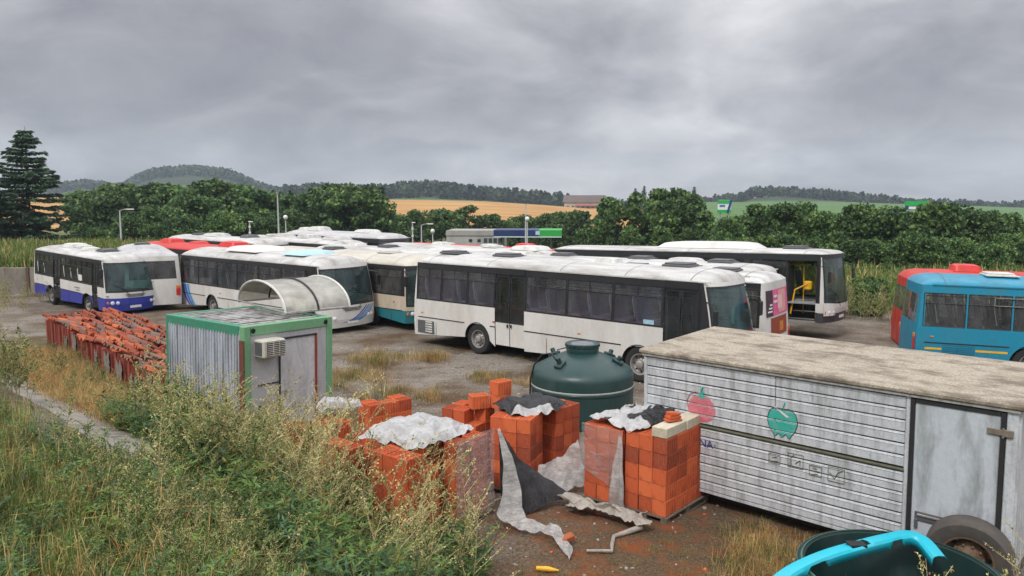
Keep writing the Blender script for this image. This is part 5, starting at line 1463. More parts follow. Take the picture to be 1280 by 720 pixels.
# spruces
M_NDL = [leafy('needle_dark', (.038, .080, .036), .5, .1), leafy('needle_blue_green', (.07, .125, .062), .5, .1)]
def spruce_mesh(seed, h, rb):
    r = random.Random(seed); rg = np.random.default_rng(seed)
    t = MB(); t.tube([(0, 0, -.2), (0, 0, h * .5), (.05, .03, h)], [.2, .12, .015], 8)
    P = []; D = []
    z = h * .10
    while z < h - .25:
        f = 1 - (z - h * .10) / (h * .9); n = r.randint(5, 8)
        for k in range(n):
            a = r.uniform(0, 6.283); L_ = rb * (f ** .8) * r.uniform(.62, 1.12) + .15
            dz = L_ * (-.25 + .42 * (1 - f)) 
            pts = [Vector((0, 0, z)), Vector((math.cos(a) * L_ * .55, math.sin(a) * L_ * .55, z + dz * .75)), Vector((math.cos(a) * L_, math.sin(a) * L_, z + dz * .7 + .06 * L_))]
            t.tube(pts, [.03, .018, .005], 4)
            m = int(40 * L_) + 8
            for q in range(m):
                u = .12 + .88 * (q / m); b = pts[0].lerp(pts[1], u / .55) if u < .55 else pts[1].lerp(pts[2], (u - .55) / .45)
                wv = (.10 + .30 * math.sin(math.pi * min(1, u * .9 + .1)) * L_ * .5)
                o = Vector((-math.sin(a), math.cos(a), 0)) * r.uniform(-wv, wv) + Vector((0, 0, -abs(r.gauss(0, .09))))
                P.append(tuple(b + o)); D.append((math.cos(a) + r.uniform(-.5, .5), math.sin(a) + r.uniform(-.5, .5), -.35 + r.uniform(-.3, .3)))
        z += r.uniform(.26, .46) * (h / 12)
    P = np.array(P); A = np.array(D); n = len(P)
    A /= np.linalg.norm(A, axis=1)[:, None]
    B = rg.normal(size=(n, 3)); B[:, 2] *= .5; B -= A * (A * B).sum(1)[:, None]; B /= np.linalg.norm(B, axis=1)[:, None]
    s = .15 + .14 * rg.random(n)
    V = np.stack([P - A * s[:, None], P + B * s[:, None] * .38, P + A * s[:, None] * 1.2, P - B * s[:, None] * .38], 1).reshape(-1, 3)
    co = raw('crown', V, np.arange(4 * n).reshape(-1, 4), rg.choice(2, n, p=[.65, .35]), M_NDL); to = t.build('trunk', M_BARK)
    r_ = (co.data, to.data); bpy.data.objects.remove(co); bpy.data.objects.remove(to)
    return r_
for (px, yt, d, rb, sd, lab) in ((40, 160, 74, 4.7, 3, 'tall dark spruce with layered branches rising above everything at left'), (-24, 168, 70, 4.4, 5, 'dark spruce half cut off by the left picture edge')):
    x = px2(px, d); z = gz(x, d); h = 5 + (255 - yt) / 960 * d - z
    cm, tm = spruce_mesh(sd, h, rb)
    o = thing('spruce_tree', lab, 'tree', (x, d, z))
    for n, me in (('trunk', tm), ('crown', cm)):
        c = bpy.data.objects.new(n, me); COL.objects.link(c); c.parent = o

# ------------------------------------------------------------------ far woods on the hills: masses of crowns
def wood(name, label, px0, px1, r0f, r1f, n, hmin, hmax, seed, conif=.25, mats=None):
    rg = np.random.default_rng(seed); V = []; Q = []; MI = []
    ico = []
    for k in range(n):
        px = rg.uniform(px0, px1); az = (px - 640) / 960; rr = ridge_r(px)
        y = rr * rg.uniform(r0f, r1f); x = az * y; z = gz(x, y); h = rg.uniform(hmin, hmax)
        con = rg.random() < conif
        nl = 26; w_ = h * (.22 if con else .42)
        d = rg.normal(size=(nl, 3)); d /= np.linalg.norm(d, axis=1)[:, None]
        if con:
            t = rg.random(nl); p = np.stack([d[:, 0] * w_ * (1.05 - t), d[:, 1] * w_ * (1.05 - t), h * t], 1)
        else: p = d * np.array([w_, w_, h * .42]) * (.55 + .5 * rg.random(nl))[:, None] + np.array([0, 0, h * .56])
        p += np.array([x, y, z]); s = h * (.10 + .10 * rg.random(nl))
        A = rg.normal(size=(nl, 3)); A /= np.linalg.norm(A, axis=1)[:, None]
        B = rg.normal(size=(nl, 3)); B -= A * (A * B).sum(1)[:, None]; B /= np.linalg.norm(B, axis=1)[:, None]
        A *= s[:, None]; B *= s[:, None]
        V.append(np.stack([p - A, p - B, p + A, p + B], 1).reshape(-1, 3)); MI.append(np.full(nl, rg.integers(3)))
    V = np.concatenate(V); 
    o = raw(name, V, np.arange(len(V)).reshape(-1, 4), np.concatenate(MI), mats or M_FAR, 'stuff')
    tag(o, label, 'wood')
M_FAR = [leafy('far_wood_green', (.028, .062, .032), .4, .05, scale=.05), leafy('far_wood_dark', (.018, .042, .026), .4, .05, scale=.05), leafy('far_wood_light', (.05, .085, .03), .4, .05, scale=.05)]
wood('distant_wood', 'round wooded hilltop far behind the left tree clump', 60, 350, .78, 1.04, 1500, 8, 14, 1, .15)
wood('distant_wood', 'dark conifer wood along the top of the golden wheat field', 345, 712, .72, 1.02, 1300, 7, 12, 2, .45)
wood('distant_wood', 'low wooded ridge beyond the green field at right', 700, 1420, .86, 1.03, 1300, 6, 11, 3, .35)
wood('distant_wood', 'low far tree line seen past the spruces at far left', -420, 66, .86, 1.02, 500, 7, 12, 4, .2)
# dark hedge line along the crest
def conifer_at(px, yt, d, lab):
    x = px2(px, d); z = gz(x, d); h = 5 + (255 - yt) / 960 * d - z
    o = thing('spruce_tree', lab, 'tree', (x, d, z), rnd.uniform(0, 6)); s = h / 12.0
    o.scale = (s * .8, s * .8, s)
    for n, me in (('trunk', SPR[1]), ('crown', SPR[0])):
        c = bpy.data.objects.new(n, me); COL.objects.link(c); c.parent = o
SPR = spruce_mesh(9, 12, 2.6)
conifer_at(793, 234, 300, 'distant pointed conifer just right of the farmhouse'); conifer_at(804, 231, 300, 'distant pointed conifer, the taller one right of the farmhouse'); conifer_at(866, 232, 260, 'distant pointed conifer left of the tall filling station sign')

# ------------------------------------------------------------------ farmhouse on the crest
fd = 505; fx_ = px2(730, fd); fz = gz(fx_, fd)
fh = thing('farmhouse', 'long pale farmhouse with brown roof on the crest beyond the wheat', 'house', (fx_, fd, fz - 2.6), R(-14))
m = MB(); m.box((0, 0, 3.2), (25, 11, 6.4)); m.build('wall', paint('farm_cream_wall', (.45, .40, .33), .9, (.2, .17, .14), .5, .3), fh)
m = MB(); m.prism([(-6.3, 0), (6.3, 0), (0, 4.6)], 27, 0, Matrix.Translation((-13.5, 0, 6.4)) @ Matrix(((0, 0, 1, 0), (1, 0, 0, 0), (0, 1, 0, 0), (0, 0, 0, 1)))); m.build('roof', paint('farm_brown_roof', (.13, .10, .085), .9, (.07, .06, .05), .5, .3), fh)
m = MB(); m.box((2, -6.2, 6.0), (14, 2.6, .4), 0, Matrix.Rotation(R(14), 4, 'X')); m.build('porch_roof', flat('faded_red_tiles', (.36, .09, .06), .9), fh)
for k in range(7):
    m = MB(); m.box((-10 + k * 3.3, -5.53, 3.4), (1.2, .1, 1.5)); m.build('window', flat('dark_window', (.04, .045, .05), .3), fh)

# ------------------------------------------------------------------ filling station
sd_ = 100; bx0, bx1 = px2(560, sd_), px2(632, sd_)
z0 = gz(px2(600, sd_), sd_)
shop = thing('station_shop', 'low pale grey flat roofed shop of the filling station', 'building', ((bx0 + bx1) / 2, sd_ + 3, z0), R(-3))
W_ = bx1 - bx0
z0 += .45; shop.location.z += .45
M_SHOP = paint('shop_grey_wall', (.42, .41, .39), .8, (.2, .19, .18), .5, .8)
m = MB(); m.box((0, 0, 1.1), (W_, 7, 2.2)); m.build('wall', M_SHOP, shop)
m = MB(); m.box((0, 0, 2.5), (W_ + .1, 7.2, .62)); m.box((0, 0, 2.83), (W_ - .2, 6.8, .05)); m.build('roof', paint('shop_fascia', (.36, .35, .33), .8, (.2, .19, .18), .5, .8), shop)
for x in (-.6, .5):
    m = MB(); m.box((x, -3.52, 1.55), (.42, .06, .36)); m.build('window', M_BLK, shop)
for k in range(4):
    m = MB(); m.box((1.35 + k * .62, -3.52, 1.1), (.44, .06, 1.5)); w_ = m.build('window', flat('shop_glass', (.06, .07, .08), .15), shop)
    m = MB(); m.box((1.35 + k * .62, -3.56, 1.2), (.5, .03, .05)); m.build('bar', M_SHOP, w_)
cx0, cx1 = px2(620, 96), px2(702, 96)
can = thing('station_canopy', 'filling station canopy, dark blue at left and bright green at right', 'canopy', ((cx0 + cx1) / 2, 96, gz(0, 96)), R(-4))
cw = cx1 - cx0; ch = 5 + (255 - 291) / 960 * 96 + .1 - gz(0, 96)
m = MB(); m.box((-cw * .17, 0, ch), (cw * .66, 7, .75), 0); m.build('fascia', paint('station_dark_blue', (.012, .03, .12), .4, (.03, .05, .1), .4, 1), can)
m = MB(); m.box((cw * .33 + .01, 0, ch), (cw * .34, 7, .75)); m.build('fascia', paint('station_green', (.03, .36, .06), .4, (.05, .25, .08), .3, 1), can)
m = MB(); m.box((0, -3.52, ch - .44), (cw, .08, .12)); m.box((0, 0, ch - .45), (cw - .2, 6.8, .1)); m.build('light_strip', flat('pale_strip', (.6, .72, .72), .4), can)
m = MB(); m.box((cw * .15, -3.53, ch + .05), (.5, .06, .45)); m.build('logo_plate', flat('pale_blue_plate', (.5, .62, .8), .4), can)
for k in range(4):
    m = MB(); m.box((-cw * .32 + k * cw * .22, 0, (ch - .5) / 2), (.3, .4, ch - .5)); m.build('column', M_SHOP, can)
for k in range(3):
    p = thing('fuel_pump', 'grey fuel pump under the station canopy', 'fuel pump', ((cx0 + cx1) / 2 - cw * .2 + k * cw * .22, 95.0, gz(0, 95)), R(-4), 'fuel pumps under the station canopy')
    m = MB(); m.box((0, 0, .75), (.9, .5, 1.5), bev=.05); m.build('body', paint('pump_grey', (.35, .36, .38), .5), p); m = MB(); m.box((0, -.26, 1.1), (.6, .03, .5)); m.build('display', M_BLK, p)
# price signs
def sign(px, ytop, ybot, d, w_px, lab, scheme):
    x = px2(px, d); z = gz(x, d); zt_ = 5 + (255 - ytop) / 960 * d; zb = 5 + (255 - ybot) / 960 * d; w_ = w_px / 960 * d
    s = thing('station_sign', lab, 'sign', (x, d, z), R(-18))
    h = zt_ - zb - 0
    for k in (-.3, .3):
        m = MB(); m.box((k * w_, 0, (zb - z) / 2 + .1), (.2, .2, zb - z + .2)); m.build('post', M_STEEL, s)
    GR = flat('sign_green', (.03, .40, .08), .4); BL = flat('sign_blue', (.02, .06, .24), .4); WH = flat('sign_white', (.78, .8, .8), .4)
    zb -= z; zt_ -= z
    m = MB(); m.box((0, 0, (zb + zt_) / 2), (w_, .3, h)); m.build('panel', WH if scheme == 0 else BL, s)
    if scheme == 0:
        m = MB(); m.box((-.03 * w_, -.17, zt_ - h * .14), (w_ * .95, .05, h * .26)); m.build('green_band', GR, s)
        m = MB(); m.box((0, -.17, zb + h * .12), (w_ * 1.02, .05, h * .26)); m.build('green_band', GR, s)
        m = MB(); m.prism([(w_ * .18, zb + h * .06), (w_ * .34, zb + h * .06), (w_ * .62, zt_), (w_ * .44, zt_)], .06, 0, Matrix.Translation((0, -.2, 0)) @ Matrix(((1, 0, 0, 0), (0, 0, -1, 0), (0, 1, 0, 0), (0, 0, 0, 1)))); m.build('blue_stripe', BL, s)
        m = MB(); m.box((-.15 * w_, -.18, zb + h * .56), (w_ * .4, .05, h * .13)); m.build('blue_mark', flat('sign_mid_blue', (.05, .2, .5), .4), s)
    else:
        m = MB(); m.box((0, -.17, zt_ - h * .3), (w_ * 1.05, .06, h * .55)); m.build('green_band', GR, s)
        m = MB(); m.box((-.1 * w_, -.17, zb + h * .2), (w_ * .5, .05, h * .3)); m.build('white_mark', WH, s)
sign(904, 250, 266, 84, 16, 'green, white and blue filling station sign above the trees', 0)
sign(1143, 251, 262, 90, 26, 'green topped blue sign peeking over the hedge at right', 1)

# ------------------------------------------------------------------ lamp posts
def lamp(px, ytop, d, lab, kind='arm', grp=None):
    x = px2(px, d); z = gz(x, d); h = 5 + (255 - ytop) / 960 * d - z
    o = thing('street_lamp', lab, 'street lamp', (x, d, z), 0, grp)
    m = MB(); m.tube([(0, 0, 0), (0, 0, h * .5), (0, 0, h)], [.09, .075, .05], 8); m.build('post', paint('galvanised_post', (.5, .51, .52), .5, (.3, .3, .3), .4, 2), o, 60)
    if kind == 'arm':
        m = MB(); m.tube([(0, 0, h - .05), (.3, 0, h + .08), (.75, 0, h + .12)], .035, 6); m.build('arm', M_STEEL, o); m = MB(); m.box((.95, 0, h + .1), (.6, .24, .1), bev=.03); m.build('lamp_head', M_PLATE, o)
    elif kind == 'globe':
        m = MB(); m.lathe([(0, h - .05), (.16, h), (.24, h + .2), (.17, h + .4), (0, h + .46)], 14); m.build('lamp_head', M_PLATE, o, 60)
    elif kind == 'band':
        m = MB()
        for k in range(4): m.lathe([(.11, h * (.2 + .2 * k)), (.11, h * (.27 + .2 * k))], 8)
        m.build('white_band', M_PLATE, o); m = MB(); m.box((.1, 0, h), (.4, .2, .1), bev=.03); m.build('lamp_head', M_PLATE, o)
    else:
        m = MB(); m.box((0, 0, h), (.12, .5, .1)); m.build('lamp_head', M_STEEL, o)
lamp(152, 263, 68, 'pale street lamp with a short arm above the small blue and white bus'); lamp(349, 241, 66, 'tall thin grey lamp post beside the middle tree clump', 'plain'); lamp(313, 277, 72, 'short banded lamp post before the left tree clump', 'band')
lamp(358, 274, 80, 'small pale lamp just right of the tall lamp post', 'globe'); lamp(516, 278, 82, 'left one of two small lamps left of the station shop', 'band'); lamp(527, 281, 80, 'right one of two small lamps left of the station shop', 'arm'); lamp(541, 291, 84, 'lowest small lamp by the left end of the station shop', 'globe')
lamp(657, 255, 84, 'tall thin post rising over the station canopy', 'plain'); lamp(659, 276, 80, 'globe lamp before the station canopy', 'globe')
# orange digger arm shape and small red van beyond the coaches
# ------------------------------------------------------------------ concrete wall at far left with grass on top
M_OLDC = paint('old_mossy_concrete', (.26, .24, .21), .9, (.09, .085, .06), .75, 1.6, (1, 1, .4), lo=.42, hi=.7, vary=.15, bump=.4, bscale=14)
x0, x1 = -46, -24.2
wl = thing('retaining_wall', 'old stained concrete wall holding back the grass at far left', 'wall', ((x0 + x1) / 2, 42.2, gz(-30, 42.0)))
for k in range(9):
    m = MB(); w_ = (x1 - x0) / 9; m.box((-(x1 - x0) / 2 + w_ * (k + .5), 0, .72), (w_ - .03, .28, 1.55), bev=.02); m.build('panel', M_OLDC, wl)
for k in range(10):
    m = MB(); m.box((-(x1 - x0) / 2 + w_ * k, -.12, .74), (.16, .2, 1.6), bev=.01); m.build('post', paint('rusty_brown_post', (.13, .075, .05), .9, (.06, .04, .03), .6, 4), wl)
# concrete ledge along the embankment
ld = thing('concrete_ledge', 'worn grey concrete ledge running down the overgrown bank at left', 'ledge', (0, 0, 0))
for k in range(12):
    t0 = -1.0 + k * 1.2; t1 = t0 + 1.18
    q = []
    m = MB()
    for t in (t0, t1):
        for s in (-.30, .62):
            q.append((P0[0] + UD[0] * t + ND[0] * s, P0[1] + UD[1] * t + ND[1] * s))
    zz = [gz(P0[0] + UD[0] * t, P0[1] + UD[1] * t) + .10 for t in (t0, t1)]
    vs = [(*q[0], zz[0]), (*q[1], zz[0] + .22), (*q[3], zz[1] + .22), (*q[2], zz[1])]
    m.add(vs + [(x, y, z - .5) for x, y, z in vs], [(0, 1, 2, 3), (0, 3, 7, 4), (1, 0, 4, 5), (2, 1, 5, 6), (3, 2, 6, 7)])
    m.build('slab', M_OLDC, ld)
# ------------------------------------------------------------------ weeds and grass
M_STM = leafy('dry_stem', (.56, .46, .24), .3, .1, .8, 3); M_STG = leafy('green_stem', (.16, .19, .07), .35, .15, .7, 3)
M_SEED = leafy('straw_seed', (.66, .57, .27), .35, .15, .8, 4); M_SEEDG = leafy('olive_seed', (.36, .42, .12), .45, .2, .7, 4); M_SEEDB = leafy('brown_seed', (.24, .14, .06), .45, .1, .8, 4)
M_LFG = leafy('weed_leaf', (.125, .225, .05), .55, .3, .6, 3); M_LFB = leafy('blue_green_weed_leaf', (.085, .175, .085), .45, .3, .6, 3); M_LFD = leafy('dark_weed_leaf', (.045, .09, .025), .5, .25, .6, 3); M_LFY = leafy('yellow_leaf', (.30, .25, .06), .4, .3, .7, 4)
M_BLD = leafy('green_blade', (.13, .19, .045), .5, .3, .6, 2); M_BLDY = leafy('dry_blade', (.58, .41, .17), .35, .25, .8, 2); M_BLDO = leafy('rusty_blade', (.46, .23, .08), .4, .2, .8, 2)
WM = [M_STM, M_STG, M_SEED, M_SEEDG, M_SEEDB, M_LFG, M_LFB, M_LFD, M_LFY, M_BLD, M_BLDY, M_BLDO]
class PB:
    """plant builder: thin stems and small leaf faces as quads"""
    def __init__(s): s.v = []; s.m = []
    def quad(s, a, b, c, d, mi): s.v += [a, b, c, d]; s.m.append(mi)
    def stem(s, p, q, r0, r1, mi):
        p = np.array(p, float); q = np.array(q, float); d = q - p; n = np.linalg.norm(d)
        if n < 1e-6: return
        d /= n; a = np.cross(d, [.3, .2, .93]); a /= np.linalg.norm(a) + 1e-9; b = np.cross(d, a)
        ang = [0, 2.094, 4.189]; A = [p + r0 * (a * math.cos(t) + b * math.sin(t)) for t in ang]; B = [q + r1 * (a * math.cos(t) + b * math.sin(t)) for t in ang]
        for k in range(3): s.quad(A[k], A[(k + 1) % 3], B[(k + 1) % 3], B[k], mi)
    def leaf(s, p, d, l, w, mi, r):
        p = np.array(p, float); d = np.array(d, float); d /= np.linalg.norm(d) + 1e-9
        a = np.cross(d, [r.gauss(0, .5), r.gauss(0, .5), 1]); a /= np.linalg.norm(a) + 1e-9
        s.quad(p, p + d * l * .5 + a * w, p + d * l, p + d * l * .5 - a * w, mi)
    def arr(s): return np.array(s.v, float), np.array(s.m)
def orache(seed, h, green):
    r = random.Random(seed); P = PB(); 
    bend = (r.gauss(0, .10), r.gauss(0, .10)); N_ = 7
    ms = 1 if green > .6 else 0
    def at(t): return np.array([bend[0] * t * t * h, bend[1] * t * t * h, t * h])
    for k in range(N_): P.stem(at(k / N_), at((k + 1) / N_), .008 * (1 - k / N_ * .75), .008 * (1 - (k + 1) / N_ * .75), ms)
    nb = r.randint(12, 18)
    for k in range(nb):
        t = .18 + .8 * k / nb + r.uniform(-.02, .02); b = at(t); a = r.uniform(0, 6.283); L_ = h * (.42 - .30 * t) * r.uniform(.7, 1.25)
        el = r.uniform(.5, 1.05); d = np.array([math.cos(a) * math.cos(el), math.sin(a) * math.cos(el), math.sin(el)])
        e = b + d * L_; P.stem(b, e, .0048, .002, ms)
        ns = int(12 + 22 * L_ / (h * .4))
        for q in range(ns):
            u = .2 + .8 * q / ns; p = b + d * L_ * u + np.array([r.gauss(0, .014), r.gauss(0, .014), r.gauss(0, .012)])
            dd = d + np.array([r.gauss(0, .8), r.gauss(0, .8), r.gauss(0, .5)])
            if r.random() < green and u < .75: P.leaf(p, dd, r.uniform(.03, .065), r.uniform(.006, .013), r.choice([5, 5, 7, 6]), r)
            else: P.leaf(p, dd, r.uniform(.014, .032), r.uniform(.006, .012), r.choice([2, 2, 3, 3, 4] if green < .6 else [3, 3, 2, 5]), r)
    for q in range(int(16 * green) + 4):
        t = r.uniform(.05, .7); a = r.uniform(0, 6.283); P.leaf(at(t), (math.cos(a), math.sin(a), r.uniform(-.4, .5)), r.uniform(.05, .10), r.uniform(.010, .02), r.choice([5, 6, 7, 8]), r)
    return P.arr()
def leafplant(seed, h, mis):
    r = random.Random(seed); P = PB()
    for s_ in range(r.randint(3, 6)):
        a = r.uniform(0, 6.283); l = r.uniform(.1, .45); tip = np.array([math.cos(a) * l * h, math.sin(a) * l * h, h * r.uniform(.6, 1)])
        P.stem((0, 0, 0), tip * .5 + [0, 0, .06 * h], .005, .004, 1); P.stem(tip * .5 + [0, 0, .06 * h], tip, .004, .002, 1)
        for k in range(r.randint(12, 18)):
            u = r.uniform(.15, 1); p = tip * u + [0, 0, .12 * h * u * (1 - u)]; aa = r.uniform(0, 6.283)
            P.leaf(p, (math.cos(aa), math.sin(aa), r.uniform(-.3, .8)), r.uniform(.05, .125), r.uniform(.006, .014), r.choice(mis), r)
    return P.arr()
def tuft(seed, h, n, mis, spread=.16, w=.0045, lean=.5):
    r = random.Random(seed); P = PB()
    for k in range(n):
        a = r.uniform(0, 6.283); b = np.array([r.gauss(0, spread), r.gauss(0, spread), -.01]); l = h * r.uniform(.5, 1.1); ln = abs(r.gauss(0, lean)); mi = r.choice(mis)
        m1 = b + [math.cos(a) * ln * l * .3, math.sin(a) * ln * l * .3, l * .6]; e = b + [math.cos(a) * ln * l * .9, math.sin(a) * ln * l * .9, l * (.98 - .3 * ln)]
        s = np.array([-math.sin(a), math.cos(a), 0]) * w
        P.quad(b - s, b + s, m1 + s * .8, m1 - s * .8, mi); P.quad(m1 - s * .8, m1 + s * .8, e + s * .1, e - s * .1, mi)
    return P.arr()
def scatter(name, label, protos, spots, cat='weeds'):
    """join many plants into one stuff mesh; spots = (x, y, z, rot, scale, tilt_x, tilt_y, proto index)"""
    Vs = []; Ms = []
    for x, y, z, ro, sc, tx_, ty_, k in spots:
        V, M_ = protos[k]; c, s = math.cos(ro), math.sin(ro)
        W = V * sc; X = W[:, 0] * c - W[:, 1] * s + tx_ * W[:, 2] + x; Y = W[:, 0] * s + W[:, 1] * c + ty_ * W[:, 2] + y
        Vs.append(np.stack([X, Y, W[:, 2] + z], 1)); Ms.append(M_)
    V = np.concatenate(Vs); M_ = np.concatenate(Ms)
    o = raw(name, V, np.arange(len(V)).reshape(-1, 4), M_, WM, 'stuff'); tag(o, label, cat); return o
ORA = [orache(s, 1.15, g) for s, g in ((1, .15), (2, .25), (3, .35), (4, .6), (5, .75), (6, .2), (7, .5), (8, .85))]
ORA += [orache(40 + s, 1.6, .02 + .12 * (s % 2)) for s in range(4)]
LFP = [leafplant(s, .5, m) for s, m in ((1, [5, 7]), (2, [6, 6, 5]), (3, [6, 7]), (4, [5, 8, 5]), (5, [6, 5]))]
TFG = [tuft(s, .42, 46, [9, 9, 9, 10]) for s in range(4)]
TFD = [tuft(s + 10, .46, 60, m, .17, .0038, .75) for s, m in enumerate(([10, 10, 11], [10, 11, 11], [10, 10, 9], [10, 10, 10]))]
def wst(s, t): return (P0[0] + UD[0] * t + ND[0] * s, P0[1] + UD[1] * t + ND[1] * s)
BLOCK = [(-1.05, 10.75, .95), (-.3, 11.3, .75), (-2.5, 11.9, .62), (-3.5, 13.1, .65)]
def ok(x, y, pad=0.0): return all((x - a) ** 2 + (y - b) ** 2 > (r + pad - .25) ** 2 for a, b, r in BLOCK)
# tall weeds between the ledge and the stacks
sp = []
for k in range(1050):
    t = rnd.uniform(-5.2, 4.9); s = rnd.uniform(-3.3, -.35 - .55 * sst(.2, 1.5, t)); s += 1.5 * sst(.3, 2.2, -t) if (t < -.8 and s > -1.6) else 0; x, y = wst(s, t)
    if not ok(x, y): continue
    if x > -.25 + .12 * (y - 9) and y < 12: continue
    dn = .55 + .45 * noise.noise((x * .6, y * .6, 4))
    if rnd.random() > dn + .25: continue
    near = t < -.5
    z = gz(x, y) - .03; hs = rnd.choice([rnd.uniform(.5, .95), rnd.uniform(.75, 1.1), rnd.uniform(1.0, 1.4)]) * (1.0 - .25 * sst(-2.2, -3.2, s)) * (.85 + .25 * noise.noise((x * .9, y * .9, 7)))
    if t < 0 and s < -2.2: hs *= .78
    if s > -.45: hs = min(hs, .45)
    if t < .2 and s < -1.5 and rnd.random() < .62: continue
    if .2 <= t < 3.0 and s < -1.7 and rnd.random() < .6: continue
    sp.append((x, y, z, rnd.uniform(0, 6.28), hs, rnd.gauss(0, .17), rnd.gauss(0, .17), rnd.choice([0, 1, 2, 5, 6, 3] if rnd.random() < .72 else [3, 4, 7])))
for k in range(120):
    t = rnd.uniform(-4.5, 4.2); s = rnd.uniform(-2.9, -.8); x, y = wst(s, t)
    if not ok(x, y, -.1) or (x > -.25 + .12 * (y - 9) and y < 12): continue
    sp.append((x, y, gz(x, y) - .03, rnd.uniform(0, 6.28), rnd.uniform(.8, 1.1), rnd.gauss(.28, .2), rnd.gauss(0, .2), 8 + rnd.randrange(4)))
scatter('tall_weeds', 'tall seeding weeds crowding in front of the cabin and brick stacks', ORA, sp)
sp = []
for k in range(1500):
    s = rnd.uniform(-3.2, -.2); t = rnd.uniform(-5.4, 3.5); x, y = wst(s, t)
    if not ok(x, y) or (x > -.3 + .12 * (y - 9) and y < 12): continue
    sp.append((x, y, gz(x, y) - .02, rnd.uniform(0, 6.28), rnd.uniform(.7, 1.5), rnd.gauss(0, .1), rnd.gauss(0, .1), rnd.randrange(5)))
scatter('leafy_weeds', 'low blue green leafy weeds under the tall weeds', LFP, sp)
# weeds and grass up the bank towards the viewpoint and at the left edge
sp = []
for k in range(700):
    s = rnd.uniform(1.5, 4.2); t = rnd.uniform(-8, 13); x, y = wst(s, t)
    if y < 2.6: continue
    tall = sst(1.2, 2.6, s) * sst(1.5, 4, t)
    sp.append((x, y, gz(x, y) - .03, rnd.uniform(0, 6.28), rnd.uniform(.2, .36) + .36 * tall * rnd.uniform(.6, 1.1), rnd.gauss(0, .12), rnd.gauss(0, .12), rnd.choice([3, 4, 7, 4, 2, 6])))
scatter('bank_weeds', 'green weeds growing on the bank at the left edge', ORA, sp)
sp = []
for k in range(2300):
    s = rnd.uniform(.7, 4.6); t = rnd.uniform(-9, 13); x, y = wst(s, t)
    if y < 2.0 or (s < 1.5 and t > -.5 and rnd.random() < .8): continue
    if rnd.random() < .85 * math.exp(-((s - .9) / .6) ** 2): continue
    sp.append((x, y, gz(x, y) - .02, rnd.uniform(0, 6.28), rnd.uniform(.35, .9), rnd.gauss(0, .15), rnd.gauss(0, .15), rnd.choice([0, 1, 2, 3, 0, 1, 2, 3, 0, 1, 2, 3, 4])))
scatter('bank_grass', 'mixed green and straw grass on the near bank at lower left', TFG + TFD, sp, 'grass')
sp = []
for k in range(1500):
    s = rnd.uniform(.9, 4.4); t = rnd.uniform(-8.5, 7); x, y = wst(s, t)
    if y < 2.4 or (s < 1.7 and t > -.5): continue
    sp.append((x, y, gz(x, y) - .02, rnd.uniform(0, 6.28), rnd.uniform(.35, .8), rnd.gauss(0, .1), rnd.gauss(0, .1), rnd.randrange(5)))
scatter('bank_leaves', 'small leafy weeds on the near bank at lower left', LFP, sp)
sp = []
for k in range(20):
    s = rnd.uniform(.65, 1.15); t = rnd.uniform(4.9, 6.9); x, y = wst(s, t)
    sp.append((x, y, gz(x, y) - .03, rnd.uniform(0, 6.28), rnd.uniform(.7, 1.2), rnd.gauss(0, .12), rnd.gauss(0, .12), rnd.choice([3, 4, 2, 1, 6])))
for k in range(60):
    s = rnd.uniform(-.2, 1.3); t = rnd.uniform(-4.5, -1.2); x, y = wst(s, t)
    sp.append((x, y, gz(x, y) - .03, rnd.uniform(0, 6.28), rnd.uniform(.35, .7), rnd.gauss(0, .15), rnd.gauss(0, .15), rnd.choice([3, 4, 7, 2])))
scatter('bank_weeds', 'tall green weeds at the left picture edge beside the ledge', ORA, sp)
sp = []
for k in range(420):
    s = rnd.uniform(-.3, 1.3); t = rnd.uniform(-6, -.7); x, y = wst(s, t)
    sp.append((x, y, gz(x, y) - .02, rnd.uniform(0, 6.28), rnd.uniform(.5, 1.1), rnd.gauss(0, .1), rnd.gauss(0, .1), rnd.randrange(9)))
scatter('bank_leaves', 'leafy weeds and grass hiding the lower end of the ledge', LFP + TFG, sp)
# dry golden grass strip between ledge and tile pallets
sp = []
for k in range(2100):
    t = rnd.uniform(2.2, 17); s = rnd.uniform(-2.1 if t < 9 else -2.6, -.3); x, y = wst(s, t)
    f = .7 + .5 * noise.noise((x * .5, y * .5, 2))
    if rnd.random() > f + .3: continue
    sp.append((x, y, gz(x, y) - .02, rnd.uniform(0, 6.28), rnd.uniform(.7, 1.35), rnd.gauss(.05, .22), rnd.gauss(0, .22), rnd.choice([0, 1, 1, 0, 3, 2, 2]) if rnd.random() < .88 else 4 + rnd.randrange(4)))
scatter('dry_grass', 'golden dry grass between the concrete ledge and the tile pallets', TFD + TFG, sp, 'grass')
sp = []
for k in range(170):
    t = rnd.uniform(4, 17); s = rnd.uniform(-2.9, -.3); x, y = wst(s, t)
    sp.append((x, y, gz(x, y) - .02, rnd.uniform(0, 6.28), rnd.uniform(.35, .75), rnd.gauss(0, .12), rnd.gauss(0, .12), rnd.choice([3, 4, 7, 6, 2])))
scatter('bank_weeds', 'scattered green weeds in the golden dry grass', ORA, sp)
